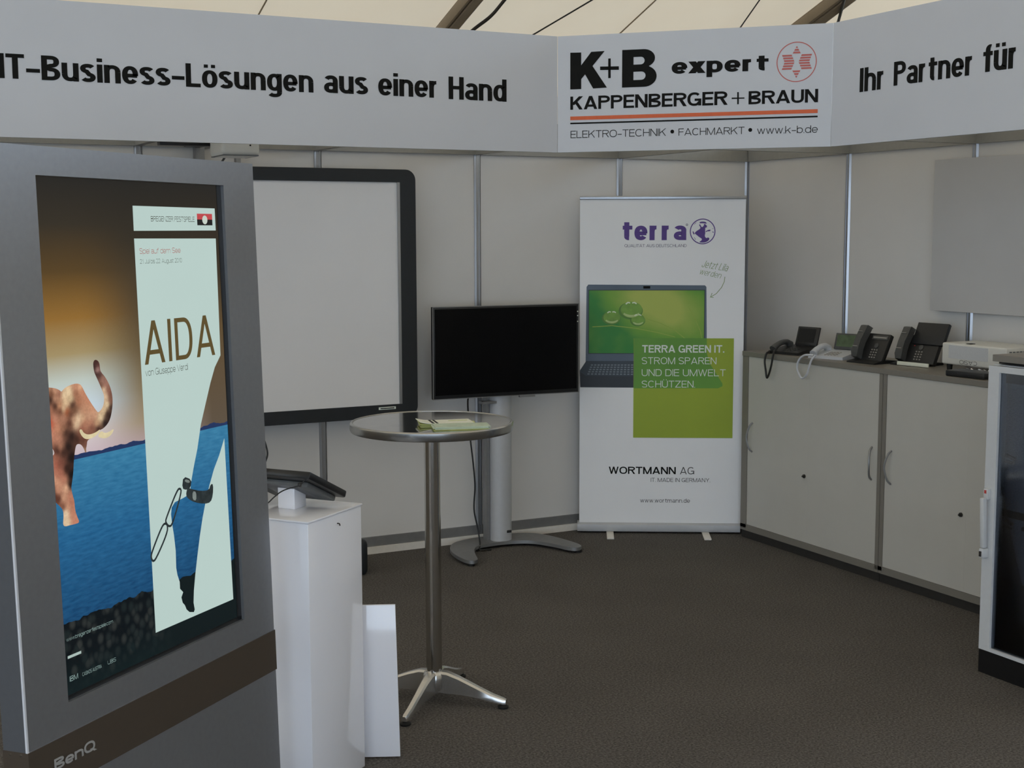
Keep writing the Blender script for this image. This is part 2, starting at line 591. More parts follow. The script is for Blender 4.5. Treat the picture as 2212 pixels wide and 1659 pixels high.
# ------------------------------------------------------------------ measured outlines of the print (metres on each surface)
D={'B_arrow': [[(0.8992, 1.6031), (0.8956, 1.5729), (0.8799, 1.5381), (0.8486, 1.5004), (0.8142, 1.4789)], [(0.8226, 1.5033), (0.8125, 1.4777), (0.8316, 1.4771)]],
 'B_base': [(0.0528, 1.0839), (0.7967, 1.0853), (0.8167, 1.0655), (0.8932, 0.946), (0.8934, 0.9301), (0.866, 0.9156), (0.0159, 0.9195), (0.0132, 1.0238)],
 'B_cam': [(0.4017, 1.5473), (0.4441, 1.5461), (0.4442, 1.531), (0.4018, 1.5316)],
 'B_cont': [[(0.7107, 1.8673), (0.719, 1.8799), (0.7468, 1.8966), (0.7452, 1.9078), (0.7367, 1.919), (0.7436, 1.9245), (0.7508, 1.9091), (0.7564, 1.9049), (0.7667, 1.9133), (0.7687, 1.9272), (0.7772, 1.9216), (0.7871, 1.9132), (0.783, 1.9006), (0.776, 1.9049), (0.7749, 1.8825), (0.7765, 1.8685), (0.7725, 1.8518), (0.7811, 1.8378), (0.7922, 1.8433), (0.802, 1.8391), (0.7994, 1.8265), (0.7842, 1.8154), (0.7646, 1.8112), (0.7422, 1.8127), (0.7421, 1.8183), (0.7533, 1.8238), (0.7573, 1.835), (0.7418, 1.8435), (0.7249, 1.8575)], [(0.7393, 1.9357), (0.7546, 1.9398), (0.7742, 1.9384), (0.784, 1.9314), (0.7827, 1.9258), (0.7687, 1.9286), (0.7519, 1.9295), (0.7422, 1.9279)], [(0.698, 1.88), (0.7036, 1.8813), (0.7079, 1.8715), (0.7121, 1.8673), (0.708, 1.8598), (0.7038, 1.8632)], [(0.7777, 1.8797), (0.7888, 1.8867), (0.8013, 1.8908), (0.8098, 1.888), (0.8029, 1.8796), (0.7889, 1.8811), (0.7792, 1.8741)], [(0.8166, 1.8964), (0.825, 1.8986), (0.8237, 1.8935)], [(0.8183, 1.8796), (0.8253, 1.8782), (0.8281, 1.8712), (0.8211, 1.8726)], [(0.7073, 1.9218), (0.7211, 1.9372), (0.7225, 1.9357), (0.7095, 1.9204)], [(0.7053, 1.852), (0.7196, 1.8295), (0.7168, 1.8267)]],
 'B_disp': [(0.0727, 1.5225), (0.7709, 1.5179), (0.7759, 1.133), (0.0688, 1.1319)],
 'B_drops': [[(0.33, 1.4014), (0.26, 1.4014), (0.3296, 1.454)], [(0.2095, 1.3546), (0.1551, 1.3546), (0.2093, 1.3956)], [(0.3713, 1.34), (0.3275, 1.34), (0.371, 1.3763)]],
 'B_foot': [(0.2034, 0.0018), (0.802, 0.007)],
 'B_front': [(0.0132, 1.0157), (0.0491, 0.9918), (0.3511, 0.9885), (0.8651, 0.9819), (0.8894, 0.938), (0.866, 0.9156), (0.0159, 0.9195)],
 'B_globe': [(0.7599, 1.8795), (0.6821, 1.8798), (0.7589, 1.9572)],
 'B_hand': [[('Jetzt Lila', 0.754, 0.9127, 1.6629, 0.0434, 'h')], [('werden', 0.7401, 0.8729, 1.6206, 0.0365, 'h')]],
 'B_keys': [(0.0807, 1.0655), (0.3466, 1.0661), (0.3471, 0.9941), (0.0531, 0.9958)],
 'B_lid': [(0.0533, 1.5418), (0.0638, 1.5564), (0.7785, 1.551), (0.7874, 1.5411), (0.7968, 1.0556), (0.049, 1.0713)],
 'B_over': [(0.3478, 1.2255), (0.7933, 1.226), (0.7961, 1.1291), (0.8167, 1.0655), (0.8932, 0.946), (0.8935, 0.9285), (0.866, 0.9156), (0.3469, 0.914)],
 'B_pose': [-1.3356, -0.0821, -0.5234, 1.0151],
 'B_qual': [('QUALITÄT AUS DEUTSCHLAND', 0.285, 0.663, 1.7851, 0.0174, 'm')],
 'B_reg': [(0.6643, 1.9201), (0.6718, 1.9201)],
 'B_sheet': [(0.0146, 2.0871), (1.0211, 2.0799), (1.017, 0.059), (0.0086, 0.0564)],
 'B_sq': [(0.3478, 1.2255), (0.9598, 1.2246), (0.956, 0.603), (0.3459, 0.6064)],
 'B_sqt': [[('TERRA GREEN IT.', 0.3975, 0.9022, 1.1368, 0.0462, 'G')], [('STROM SPAREN', 0.3957, 0.8545, 1.0651, 0.0423, 'l'), ('UND DIE UMWELT', 0.3963, 0.9122, 0.9909, 0.0424, 'l'), ('SCHÜTZEN.', 0.3968, 0.7255, 0.9195, 0.0425, 'l')]],
 'B_terra': [('terra', 0.2732, 0.6608, 1.8274, 0.1177, 'T')],
 'B_top': 2.096104468342535,
 'B_w': [('WORTMANN', 0.1954, 0.6126, 0.3752, 0.0456, 'W'), ('AG', 0.6389, 0.7265, 0.3749, 0.0455, 'l'), ('IT. MADE IN GERMANY.', 0.4575, 0.8266, 0.3259, 0.0252, 'l'), ('www.wortmann.de', 0.3929, 0.7024, 0.1948, 0.0261, 'l')],
 'E_basket': [(0.1401, 1.3578), (0.1547, 1.3514), (0.1707, 1.3278), (0.1558, 1.3188), (0.1399, 1.3199)],
 'E_body': [[(0.1395, 1.4933), (0.1575, 1.4947), (0.1872, 1.4896), (0.2049, 1.482), (0.2093, 1.4767), (0.2217, 1.4858), (0.2429, 1.4913), (0.2662, 1.4931), (0.2807, 1.4896), (0.2886, 1.4815), (0.2978, 1.4645), (0.3171, 1.4375), (0.3389, 1.4114), (0.3452, 1.4076), (0.3616, 1.4174), (0.3697, 1.4328), (0.3713, 1.4504), (0.3637, 1.4661), (0.3542, 1.4848), (0.3428, 1.5051), (0.3371, 1.5159), (0.3354, 1.5307), (0.3358, 1.5409), (0.3421, 1.5476), (0.3529, 1.5452), (0.3602, 1.5372), (0.3611, 1.5224), (0.3634, 1.5133), (0.38, 1.4984), (0.3959, 1.4745), (0.4037, 1.4497), (0.4042, 1.4287), (0.3989, 1.4054), (0.3904, 1.3855), (0.3779, 1.3723), (0.3591, 1.3629), (0.3501, 1.362), (0.3317, 1.3548), (0.3176, 1.345), (0.2956, 1.3423), (0.2922, 1.3282), (0.2884, 1.32), (0.2894, 1.311), (0.2841, 1.3104), (0.2808, 1.3211), (0.2712, 1.3342), (0.2566, 1.3378), (0.2497, 1.3316), (0.2438, 1.3122), (0.2388, 1.2899), (0.2356, 1.2673), (0.2294, 1.2452), (0.2236, 1.2274), (0.2282, 1.2077), (0.2331, 1.1923), (0.2332, 1.1691), (0.24, 1.1502), (0.2479, 1.134), (0.23, 1.1333), (0.2111, 1.1343), (0.1924, 1.1343), (0.1855, 1.1409), (0.1897, 1.1602), (0.1898, 1.1746), (0.1845, 1.1843), (0.1617, 1.2043), (0.1509, 1.2191), (0.1561, 1.2324), (0.1554, 1.2467), (0.1467, 1.2624), (0.1401, 1.2776), (0.1403, 1.2888), (0.144, 1.2995), (0.1548, 1.3076), (0.1619, 1.3193), (0.1726, 1.3261), (0.1656, 1.3385), (0.1547, 1.3514), (0.1406, 1.3633), (0.1395, 1.418), (0.1401, 1.4738)]],
 'E_smp': [(0.348, 1.5398, 60, 35, 30), (0.3562, 1.5317, 90, 55, 50), (0.3506, 1.519, 200, 160, 150), (0.3403, 1.5273, 50, 30, 28), (0.3541, 1.5084, 70, 45, 40), (0.3453, 1.5092, 60, 38, 34), (0.3702, 1.489, 150, 110, 95), (0.3603, 1.4782, 110, 75, 60), (0.378, 1.4764, 150, 105, 90), (0.3726, 1.4651, 225, 195, 160), (0.3882, 1.4634, 130, 85, 70), (0.3961, 1.4506, 110, 70, 58), (0.3777, 1.4467, 220, 190, 155), (0.397, 1.4356, 120, 80, 65), (0.3803, 1.4256, 225, 200, 160), (0.3975, 1.4146, 60, 40, 32), (0.3676, 1.4093, 220, 190, 150), (0.3528, 1.3934, 225, 200, 160), (0.3802, 1.3988, 50, 32, 26), (0.3692, 1.3764, 35, 22, 20), (0.3886, 1.3917, 40, 26, 22), (0.3384, 1.3805, 190, 150, 115), (0.2658, 1.4883, 190, 135, 105), (0.2802, 1.4839, 215, 165, 130), (0.2893, 1.4655, 190, 130, 100), (0.3048, 1.4463, 190, 130, 100), (0.3203, 1.424, 195, 140, 108), (0.2637, 1.4655, 150, 100, 75), (0.2704, 1.4445, 165, 110, 82), (0.294, 1.4213, 185, 135, 105), (0.3096, 1.4019, 190, 145, 115), (0.3274, 1.4055, 200, 150, 120), (0.2909, 1.3868, 170, 115, 90), (0.3123, 1.3839, 175, 120, 95), (0.2665, 1.4016, 225, 195, 160), (0.259, 1.3881, 220, 190, 155), (0.2496, 1.4009, 190, 150, 120), (0.2834, 1.3994, 200, 160, 125), (0.3156, 1.3717, 120, 75, 60), (0.3415, 1.3653, 60, 35, 30), (0.2811, 1.3735, 150, 95, 75), (0.1588, 1.487, 200, 150, 115), (0.1867, 1.484, 200, 150, 120), (0.202, 1.4724, 150, 100, 80), (0.1738, 1.4756, 110, 70, 52), (0.1499, 1.4768, 40, 25, 20), (0.1686, 1.4621, 45, 28, 22), (0.1831, 1.4435, 60, 36, 28), (0.2023, 1.4298, 90, 50, 35), (0.1848, 1.463, 190, 140, 110), (0.218, 1.4678, 225, 200, 160), (0.2351, 1.4744, 230, 205, 165), (0.2419, 1.4565, 205, 180, 140), (0.2244, 1.4471, 220, 190, 150), (0.2129, 1.4342, 225, 195, 155), (0.1995, 1.4443, 190, 135, 100), (0.2265, 1.4239, 150, 80, 50), (0.2487, 1.4384, 70, 45, 35), (0.2518, 1.4265, 110, 75, 55), (0.2384, 1.4167, 95, 60, 45), (0.2343, 1.3943, 85, 50, 38), (0.1483, 1.4589, 170, 120, 95), (0.1703, 1.4366, 165, 110, 85),
           (0.1446, 1.4174, 180, 115, 90), (0.1634, 1.4037, 185, 85, 60), (0.15, 1.3886, 190, 105, 80), (0.1803, 1.4128, 185, 130, 105), (0.1861, 1.3865, 195, 135, 105), (0.2127, 1.4086, 170, 120, 95), (0.2102, 1.3804, 150, 105, 80), (0.1644, 1.3697, 190, 130, 105), (0.1879, 1.3607, 180, 125, 100), (0.1942, 1.3399, 165, 115, 90), (0.2179, 1.3736, 60, 38, 30), (0.2375, 1.3593, 40, 24, 20), (0.2578, 1.3507, 60, 36, 28), (0.2786, 1.3448, 90, 55, 45), (0.2861, 1.332, 110, 70, 58), (0.2714, 1.3603, 120, 75, 58), (0.2228, 1.3356, 35, 22, 18), (0.2052, 1.3239, 60, 38, 30), (0.1811, 1.3305, 70, 42, 34), (0.2326, 1.3053, 24, 14, 12), (0.2136, 1.2796, 45, 26, 20), (0.2288, 1.2626, 16, 10, 9), (0.2224, 1.2377, 24, 14, 12), (0.1716, 1.3149, 150, 95, 75), (0.1542, 1.3007, 190, 130, 105), (0.1739, 1.2947, 160, 90, 72), (0.1905, 1.2977, 120, 72, 58), (0.1487, 1.2846, 225, 180, 150), (0.1681, 1.2757, 180, 115, 92), (0.1882, 1.2723, 160, 100, 80), (0.1586, 1.2603, 215, 165, 135), (0.1779, 1.2484, 200, 145, 115), (0.1989, 1.2533, 180, 120, 95), (0.1564, 1.2352, 120, 75, 58), (0.1764, 1.2316, 195, 140, 112), (0.2053, 1.2321, 225, 175, 140), (0.2199, 1.2093, 180, 120, 95), (0.1628, 1.2169, 90, 50, 38), (0.1744, 1.2091, 80, 45, 34), (0.1948, 1.2081, 200, 150, 120), (0.2223, 1.1886, 170, 110, 88), (0.1888, 1.1863, 120, 75, 58), (0.2092, 1.1824, 190, 140, 110), (0.2246, 1.1678, 180, 120, 95), (0.1995, 1.167, 230, 205, 170), (0.2015, 1.1435, 215, 190, 155), (0.2272, 1.1499, 190, 130, 105), (0.239, 1.1388, 190, 125, 100), (0.2845, 1.3147, 150, 120, 95)],
 'E_tusk': [[(0.2639, 1.3715), (0.2748, 1.3744), (0.2822, 1.3617), (0.3011, 1.3547), (0.3275, 1.3569), (0.348, 1.3644), (0.3429, 1.3562), (0.3221, 1.3458), (0.2957, 1.3429), (0.277, 1.3508)], [(0.3331, 1.3458), (0.3499, 1.3597), (0.3624, 1.3505), (0.3805, 1.351), (0.403, 1.3584), (0.3936, 1.3447), (0.3747, 1.3368), (0.3546, 1.3374)]],
 'FA': [1.7727, 1.539, -2.4157, -2.6401, 2.7672, 2.2425],
 'FL_left': -2.414,
 'FL_runs': [('IT-Business-Lösungen', -2.4194, -1.1737, 2.4627, 0.093, 'B'), ('aus', -1.1268, -0.929, 2.465, 0.097, 'B'), ('einer', -0.8822, -0.5946, 2.4647, 0.0969, 'B'), ('Hand', -0.5499, -0.2633, 2.4621, 0.0984, 'B')],
 'FM_B': [(0.3039, 2.5279), (0.3028, 2.6939), (0.4627, 2.5245), (0.4526, 2.6919)],
 'FM_K': [[(0.0612, 2.5263), (0.0609, 2.6915), (0.1125, 2.6904), (0.1126, 2.6331), (0.1597, 2.6912), (0.2224, 2.6924), (0.1658, 2.6277), (0.2338, 2.5287), (0.1691, 2.527), (0.1311, 2.5914), (0.1128, 2.5713), (0.1129, 2.5262)]],
 'FM_ang': -0.78005,
 'FM_bar': [(0.0615, 2.389), (0.0614, 2.4061), (1.1744, 2.402), (1.1748, 2.3858)],
 'FM_bar2': [(0.0615, 2.3714), (0.0615, 2.3782), (1.175, 2.374), (1.1752, 2.367)],
 'FM_circ': [(1.08, 2.609), (0.9937, 2.6098), (1.0783, 2.6946)],
 'FM_dots': [(0.5362, 2.3241), (0.8846, 2.3223)],
 'FM_len': 1.2333,
 'FM_plus': [[(0.2011, 2.624), (0.2888, 2.6217), (0.2889, 2.606), (0.2012, 2.6083)], [(0.239, 2.6582), (0.2507, 2.6583), (0.2511, 2.5706), (0.2394, 2.5705)], [(0.8005, 2.4652), (0.8569, 2.4644), (0.857, 2.459), (0.8006, 2.4592)], [(0.8245, 2.4884), (0.8317, 2.4887), (0.8325, 2.4358), (0.8253, 2.4355)]],
 'FM_runs': [('expert', 0.5307, 0.959, 2.5776, 0.0689, 'X'), ('KAPPENBERGER', 0.0614, 0.7815, 2.4346, 0.0595, 'M'), ('BRAUN', 0.875, 1.1748, 2.4335, 0.0572, 'M'), ('ELEKTRO-TECHNIK', 0.0628, 0.5078, 2.3061, 0.033, 'R'), ('FACHMARKT', 0.5649, 0.8595, 2.3052, 0.0317, 'R'), ('www.k-b.de', 0.9146, 1.1766, 2.3035, 0.0317, 'R')],
 'FR_right': 1.0488900795583511,
 'FR_runs': [('Ihr', 0.1759, 0.3311, 2.4577, 0.0987, 'B'), ('Partner', 0.3783, 0.8113, 2.4642, 0.0955, 'B'), ('für', 0.8532, 1.022, 2.4676, 0.1001, 'B')],
 'K_band': [(0.0045, 0.6165), (1.1039, 0.6027), (1.1019, 0.4797), (0.2426, 0.4806)],
 'K_bar': [(0.1727, 0.795), (0.1733, 0.8021), (0.2236, 0.8006), (0.2229, 0.7934)],
 'K_benq': [('BenQ', 0.0835, 0.2369, 0.5341, 0.0279, 'Q')],
 'K_chain': [[(0.6604, 1.1443), (0.6754, 1.1476), (0.681, 1.1356), (0.6304, 1.0498), (0.614, 1.0471), (0.5995, 1.0635), (0.6045, 1.075)], [(0.5954, 1.0619), (0.6091, 1.0541), (0.6046, 1.0301), (0.548, 0.9682), (0.5338, 0.965), (0.5272, 0.9779), (0.5314, 0.9916), (0.5786, 1.0505)]],
 'K_crowd': [0.8999034668537159, 0.8785925341124765],
 'K_depth': 0.0617,
 'K_logo': [(0.823, 1.8987), (0.8259, 1.9324), (0.8984, 1.9333), (0.8967, 1.8991)],
 'K_p1': [(0.5326, 1.9503), (0.9139, 1.9488), (0.9142, 1.8836), (0.5319, 1.8824)],
 'K_p2': [(0.5313, 1.8616), (0.9122, 1.8599), (0.9068, 1.5109), (0.8744, 1.4774), (0.8486, 1.4334), (0.8169, 1.3699), (0.7908, 1.3167), (0.7678, 1.2483), (0.7467, 1.2004), (0.7326, 1.1645), (0.7244, 1.1379), (0.7103, 1.1201), (0.6809, 1.1154), (0.6478, 1.1115), (0.6322, 1.0994), (0.6274, 1.0804), (0.6304, 1.0498), (0.6357, 1.0185), (0.6399, 0.9723), (0.638, 0.9223), (0.6419, 0.9011), (0.6506, 0.8787), (0.6505, 0.8584), (0.6642, 0.8448), (0.6548, 0.8318), (0.6591, 0.8154), (0.669, 0.8051), (0.6761, 0.7904), (0.6894, 0.7792), (0.71, 0.7737), (0.7148, 0.7802), (0.7108, 0.8019), (0.7155, 0.8369), (0.726, 0.8809), (0.7409, 0.9343), (0.7587, 0.9925), (0.7758, 1.0408), (0.7921, 1.0791), (0.8184, 1.1315), (0.8441, 1.1741), (0.8741, 1.2112), (0.9052, 1.2593), (0.9107, 0.7606), (0.5302, 0.7622)],
 'K_pose': [-5.0693, -3.9254, 0.0, 0.7094, 0.0262],
 'K_runs': [[('BREGENZER FESTSPIELE', 0.6079, 0.8102, 1.9086, 0.0144, 'n')], [('Spiel auf dem See', 0.5505, 0.7355, 1.8198, 0.0152, 'n')], [('21. Juli bis 22. August 2010', 0.55, 0.7395, 1.7927, 0.0122, 'n')], [('AIDA', 0.5467, 0.8798, 1.5147, 0.1203, 'A')], [('von Giuseppe Verdi', 0.5469, 0.7414, 1.483, 0.019, 'n')], [('www.bregenzerfestspiele.com', 0.1712, 0.3531, 0.8396, 0.0098, 'n'), ('CASINOS AUSTRIA', 0.2227, 0.298, 0.7332, 0.0096, 'n'), ('IBM', 0.1748, 0.2059, 0.7338, 0.0136, 's'), ('UBS', 0.3224, 0.3566, 0.7337, 0.0105, 'n')]],
 'K_scr': [(0.1508, 2.0198), (0.9517, 2.0155), (0.9454, 0.6885), (0.1545, 0.6878)],
 'K_shack': [[(0.6921, 1.179), (0.7308, 1.1633), (0.7246, 1.1404), (0.7034, 1.1366), (0.6834, 1.1452)], [(0.7082, 1.1433), (0.7325, 1.1339), (0.774, 1.1213), (0.8128, 1.1169), (0.823, 1.1333), (0.836, 1.131), (0.8314, 1.0978), (0.8183, 1.0793), (0.7878, 1.0799), (0.7376, 1.0946), (0.7095, 1.1101), (0.6997, 1.122)]],
 'K_shackl': [[(0.7321, 1.1289), (0.7502, 1.123), (0.748, 1.0967), (0.7299, 1.1037)], [(0.7005, 1.17), (0.7222, 1.1612), (0.7199, 1.154), (0.6973, 1.162)]],
 'K_shore': [1.312248566541971, 1.3133396512402635, 1.2984406280432512, 1.3013490965621668],
 'K_side': [-0.0514, 0.0599, 1.0208],
 'K_top': 2.0872730450197325,
 'K_top2': 2.0918946047782367,
 'K_w': 1.1098}
# ------------------------------------------------------------------ materials
M = {}
M['wall'] = mat('wall_panel', (215, 212, 208), 0.42, var=0.02, scale=3)
M['unseenwall'] = mat('unseen_tent_wall', (220, 214, 202), 0.7, var=0.03, scale=3)
M['rail'] = mat('grey_rail', (150, 148, 142), 0.5, 0.2, var=0.03)
M['white_trim'] = mat('white_trim', (225, 220, 212), 0.5, var=0.03)
M['alu'] = mat('brushed_aluminium', (178, 180, 184), 0.32, 0.9, var=0.05, scale=30, stretch=(40, 40, 1))
M['alu_dull'] = mat('dull_aluminium', (150, 150, 150), 0.45, 0.7, var=0.05, scale=30)
M['fascia'] = mat('fascia_board', (200, 202, 207), 0.5, var=0.015, scale=4)
M['ink'] = mat('black_print', (22, 22, 20), 0.7, var=0.1, spec=0.12)
M['ink_soft'] = mat('dark_grey_print', (54, 54, 52), 0.7, var=0.1, spec=0.12)
M['orange'] = mat('orange_print', (214, 92, 36), 0.5, var=0.05)
M['red'] = mat('red_print', (190, 92, 82), 0.5, var=0.05)
M['purple'] = mat('purple_print', (84, 52, 136), 0.5, var=0.06)
M['purple_grey'] = mat('purple_grey_print', (92, 82, 110), 0.5, var=0.06)
M['handgreen'] = mat('green_handwriting', (140, 160, 110), 0.6, var=0.06)
M['sheet'] = mat('banner_sheet', (240, 240, 241), 0.45, var=0.015, scale=3)
M['lid'] = mat('printed_laptop_lid', (86, 100, 116), 0.5, var=0.12, scale=3)
M['base_dark'] = mat('printed_laptop_base', (52, 62, 72), 0.5, var=0.15, scale=5)
M['front_dark'] = mat('printed_laptop_front', (40, 46, 54), 0.5, var=0.2, scale=4)
M['lime'] = mat('lime_print', (152, 172, 36), 0.5, var=0.05, scale=3)
M['limegreen'] = mat('mid_green_print', (96, 150, 46), 0.5, var=0.12, scale=3)
M['white_print'] = mat('white_print', (226, 232, 222), 0.5, var=0.03)
M['blackplastic'] = mat('black_plastic', (26, 27, 29), 0.38, var=0.15, scale=80)
M['blackgloss'] = mat('black_gloss', (9, 9, 11), 0.12, var=0.2, scale=20, spec=0.4)
M['frame_black'] = mat('board_frame_black', (32, 36, 40), 0.42, var=0.08, scale=20)
M['phone'] = mat('phone_black', (34, 33, 32), 0.4, var=0.12, scale=90)
M['phone_grey'] = mat('phone_dark_grey', (72, 72, 70), 0.4, var=0.1, scale=90)
M['phone_white'] = mat('phone_white', (196, 198, 202), 0.4, var=0.04)
M['key'] = mat('phone_key', (150, 146, 138), 0.5, var=0.1)
M['whiteboard'] = mat('whiteboard_surface', (232, 230, 229), 0.32, var=0.012, scale=3)
M['kiosk'] = mat('kiosk_silver', (158, 160, 164), 0.38, 0.75, var=0.03, scale=60)
M['kioskshade'] = mat('kiosk_side_shade', (92, 94, 98), 0.5, 0.3, var=0.03, scale=60)
M['kioskshine'] = mat('kiosk_edge_highlight', (214, 216, 222), 0.4, 0.0, var=0.02)
M['band'] = mat('bronze_band', (98, 88, 78), 0.2, 0.45, var=0.05, scale=25, stretch=(1, 1, 40))
M['benq'] = mat('embossed_grey', (168, 166, 164), 0.45, 0.1, var=0.05)
M['acrylic'] = mat('white_acrylic', (240, 240, 246), 0.12, var=0.01, scale=3, coat=0.6)
M['chrome'] = mat('polished_steel', (205, 203, 198), 0.10, 1.0, var=0.03, scale=12)
M['castalu'] = mat('cast_aluminium', (205, 203, 200), 0.24, 0.9, var=0.04, scale=20)
M['rim'] = mat('steel_rim', (176, 176, 174), 0.26, 1.0, var=0.10, scale=10)
M['tabletop'] = mat('swirled_steel_top', (184, 181, 176), 0.08, 1.0, var=0.08, scale=14)
M['rubber'] = mat('black_rubber', (14, 14, 14), 0.7, var=0.2)
M['door'] = mat('cabinet_door_white', (194, 191, 183), 0.45, var=0.02, scale=5)
M['taupe'] = mat('taupe_board', (126, 121, 113), 0.4, var=0.05, scale=20, stretch=(30, 2, 30))
M['darkbase'] = mat('dark_plinth', (46, 44, 42), 0.5, var=0.1)
M['projwhite'] = mat('projector_white', (214, 212, 204), 0.4, var=0.02)
M['vent'] = mat('vent_grey', (96, 98, 98), 0.5, var=0.1)
M['panelgrey'] = mat('wall_board_grey', (190, 188, 186), 0.5, var=0.02, scale=4)
M['rackwhite'] = mat('rack_light_grey', (206, 208, 210), 0.4, var=0.02)
M['rackblack'] = mat('rack_black', (18, 18, 19), 0.4, var=0.2)
M['paper_green'] = mat('flyer_green', (186, 194, 120), 0.5, var=0.1, scale=30)
M['paper_mint'] = mat('flyer_mint', (184, 198, 176), 0.5, var=0.12, scale=30)
M['paper_white'] = mat('flyer_white', (224, 224, 208), 0.5, var=0.03)
M['rafter'] = mat('tent_rafter', (142, 126, 104), 0.55, 0.2, var=0.08, scale=8)
M['cable'] = mat('black_cable', (22, 21, 20), 0.5, var=0.1)
M['redsticker'] = mat('red_sticker', (190, 70, 66), 0.5)
M['glint'] = mat('crumpled_foil', (225, 225, 225), 0.18, 1.0, var=0.1, scale=60)


def carpet():
    m, t, b = new_mat('carpet')
    tc = t.nodes.new('ShaderNodeTexCoord')
    n1 = t.nodes.new('ShaderNodeTexNoise')
    n1.inputs['Scale'].default_value = 110
    n1.inputs['Detail'].default_value = 6
    n1.inputs['Roughness'].default_value = 0.75
    n2 = t.nodes.new('ShaderNodeTexNoise')
    n2.inputs['Scale'].default_value = 2.2
    n3 = t.nodes.new('ShaderNodeTexNoise')
    n3.inputs['Scale'].default_value = 160
    for n in (n1, n2, n3):
        t.links.new(tc.outputs['Object'], n.inputs['Vector'])
    rp = t.nodes.new('ShaderNodeValToRGB')
    e = rp.color_ramp.elements
    e[0].position, e[1].position = 0.36, 0.66
    e[0].color = (*lin((68, 65, 63)), 1)
    e[1].color = (*lin((131, 126, 122)), 1)
    mid = e.new(0.5)
    mid.color = (*lin((98, 94, 91)), 1)
    t.links.new(n1.outputs['Fac'], rp.inputs['Fac'])
    mx = t.nodes.new('ShaderNodeMix')
    mx.data_type = 'RGBA'
    mx.blend_type = 'MULTIPLY'
    mx.inputs['Factor'].default_value = 0.25
    t.links.new(rp.outputs['Color'], mx.inputs['A'])
    t.links.new(n2.outputs['Fac'], mx.inputs['B'])
    t.links.new(mx.outputs['Result'], b.inputs['Base Color'])
    b.inputs['Roughness'].default_value = 0.95
    b.inputs['Specular IOR Level'].default_value = 0.1
    bp = t.nodes.new('ShaderNodeBump')
    bp.inputs['Strength'].default_value = 0.5
    bp.inputs['Distance'].default_value = 0.006
    t.links.new(n3.outputs['Fac'], bp.inputs['Height'])
    t.links.new(bp.outputs['Normal'], b.inputs['Normal'])
    return m


def tent_fabric():
    m = bpy.data.materials.new('tent_fabric')
    m.use_nodes = True
    t = m.node_tree
    for n in list(t.nodes):
        t.nodes.remove(n)
    out = t.nodes.new('ShaderNodeOutputMaterial')
    tc = t.nodes.new('ShaderNodeTexCoord')
    no = t.nodes.new('ShaderNodeTexNoise')
    no.inputs['Scale'].default_value = 1.5
    t.links.new(tc.outputs['Object'], no.inputs['Vector'])
    rp = t.nodes.new('ShaderNodeValToRGB')
    rp.color_ramp.elements[0].color = (*lin((246, 218, 182)), 1)
    rp.color_ramp.elements[1].color = (*lin((250, 227, 194)), 1)
    t.links.new(no.outputs['Fac'], rp.inputs['Fac'])
    df = t.nodes.new('ShaderNodeBsdfDiffuse')
    tr = t.nodes.new('ShaderNodeBsdfTranslucent')
    mx = t.nodes.new('ShaderNodeMixShader')
    mx.inputs['Fac'].default_value = 0.18
    t.links.new(rp.outputs['Color'], df.inputs['Color'])
    t.links.new(rp.outputs['Color'], tr.inputs['Color'])
    t.links.new(df.outputs[0], mx.inputs[1])
    t.links.new(tr.outputs[0], mx.inputs[2])
    t.links.new(mx.outputs[0], out.inputs['Surface'])
    return m


M['carpet'] = carpet()
M['tent'] = tent_fabric()

# ------------------------------------------------------------------ the setting
S = 0.99
fl = MB().span((-16, -14, -0.05), (5.0, 3.4, 0.0)).build('floor', M['carpet'])
struct(fl)

# tent roof: two slopes meeting at a ridge above the aisle
def zroof(y):
    return 3.2 + 0.35 * (3.0 - y) if y > -4.0 else 5.65 - 0.35 * (-4.0 - y)


rf = MB()
ys = [3.4 - 0.37 * k for k in range(21)] + [-11.5]
bmr = rf.bm
xs = [-16 + 1.05 * k for k in range(21)]
grid = [[bmr.verts.new((x, y, zroof(y))) for x in xs] for y in ys]
for A, B in zip(grid, grid[1:]):
    for k in range(len(xs) - 1):
        bmr.faces.new((A[k], A[k + 1], B[k + 1], B[k]))
struct(rf.build('ceiling', M['tent'], smooth=0))

tw = MB().span((-16, 3.35, 0), (5.0, 3.39, 3.1)).span((4.95, -11, 0), (4.99, 3.39, 3.2)).span((-4.2, -11.0, 0), (4.99, -10.96, 3.1)).span((-12.5, -6.5, 0), (-12.46, 3.39, 3.1))  # unseen walls; right, front and left ones added to block daylight
struct(tw.build('wall_tent_unseen', M['unseenwall'], smooth=0))

sl = 0.35
for k, (x0, x1) in enumerate(((-1.255, -1.13), (1.765, 1.935), (-4.4, -4.26))):
    b = MB()
    L = math.hypot(7.2, 7.2 * sl)
    ang = -math.atan(sl)
    cy, cz = 3.2 - 3.6, zroof(3.2 - 3.6) - 0.082
    w = x1 - x0
    b.box(((x0 + x1) / 2, cy, cz), (w * 0.5, L, 0.13), (ang, 0, 0))
    b.box(((x0 + x1) / 2 - w * 0.36, cy, cz - 0.01), (w * 0.28, L, 0.09), (ang, 0, 0), 0.02)
    b.box(((x0 + x1) / 2 + w * 0.36, cy, cz - 0.01), (w * 0.28, L, 0.09), (ang, 0, 0), 0.02)
    struct(b.build('trim_%d' % (k + 1), M['rafter']))

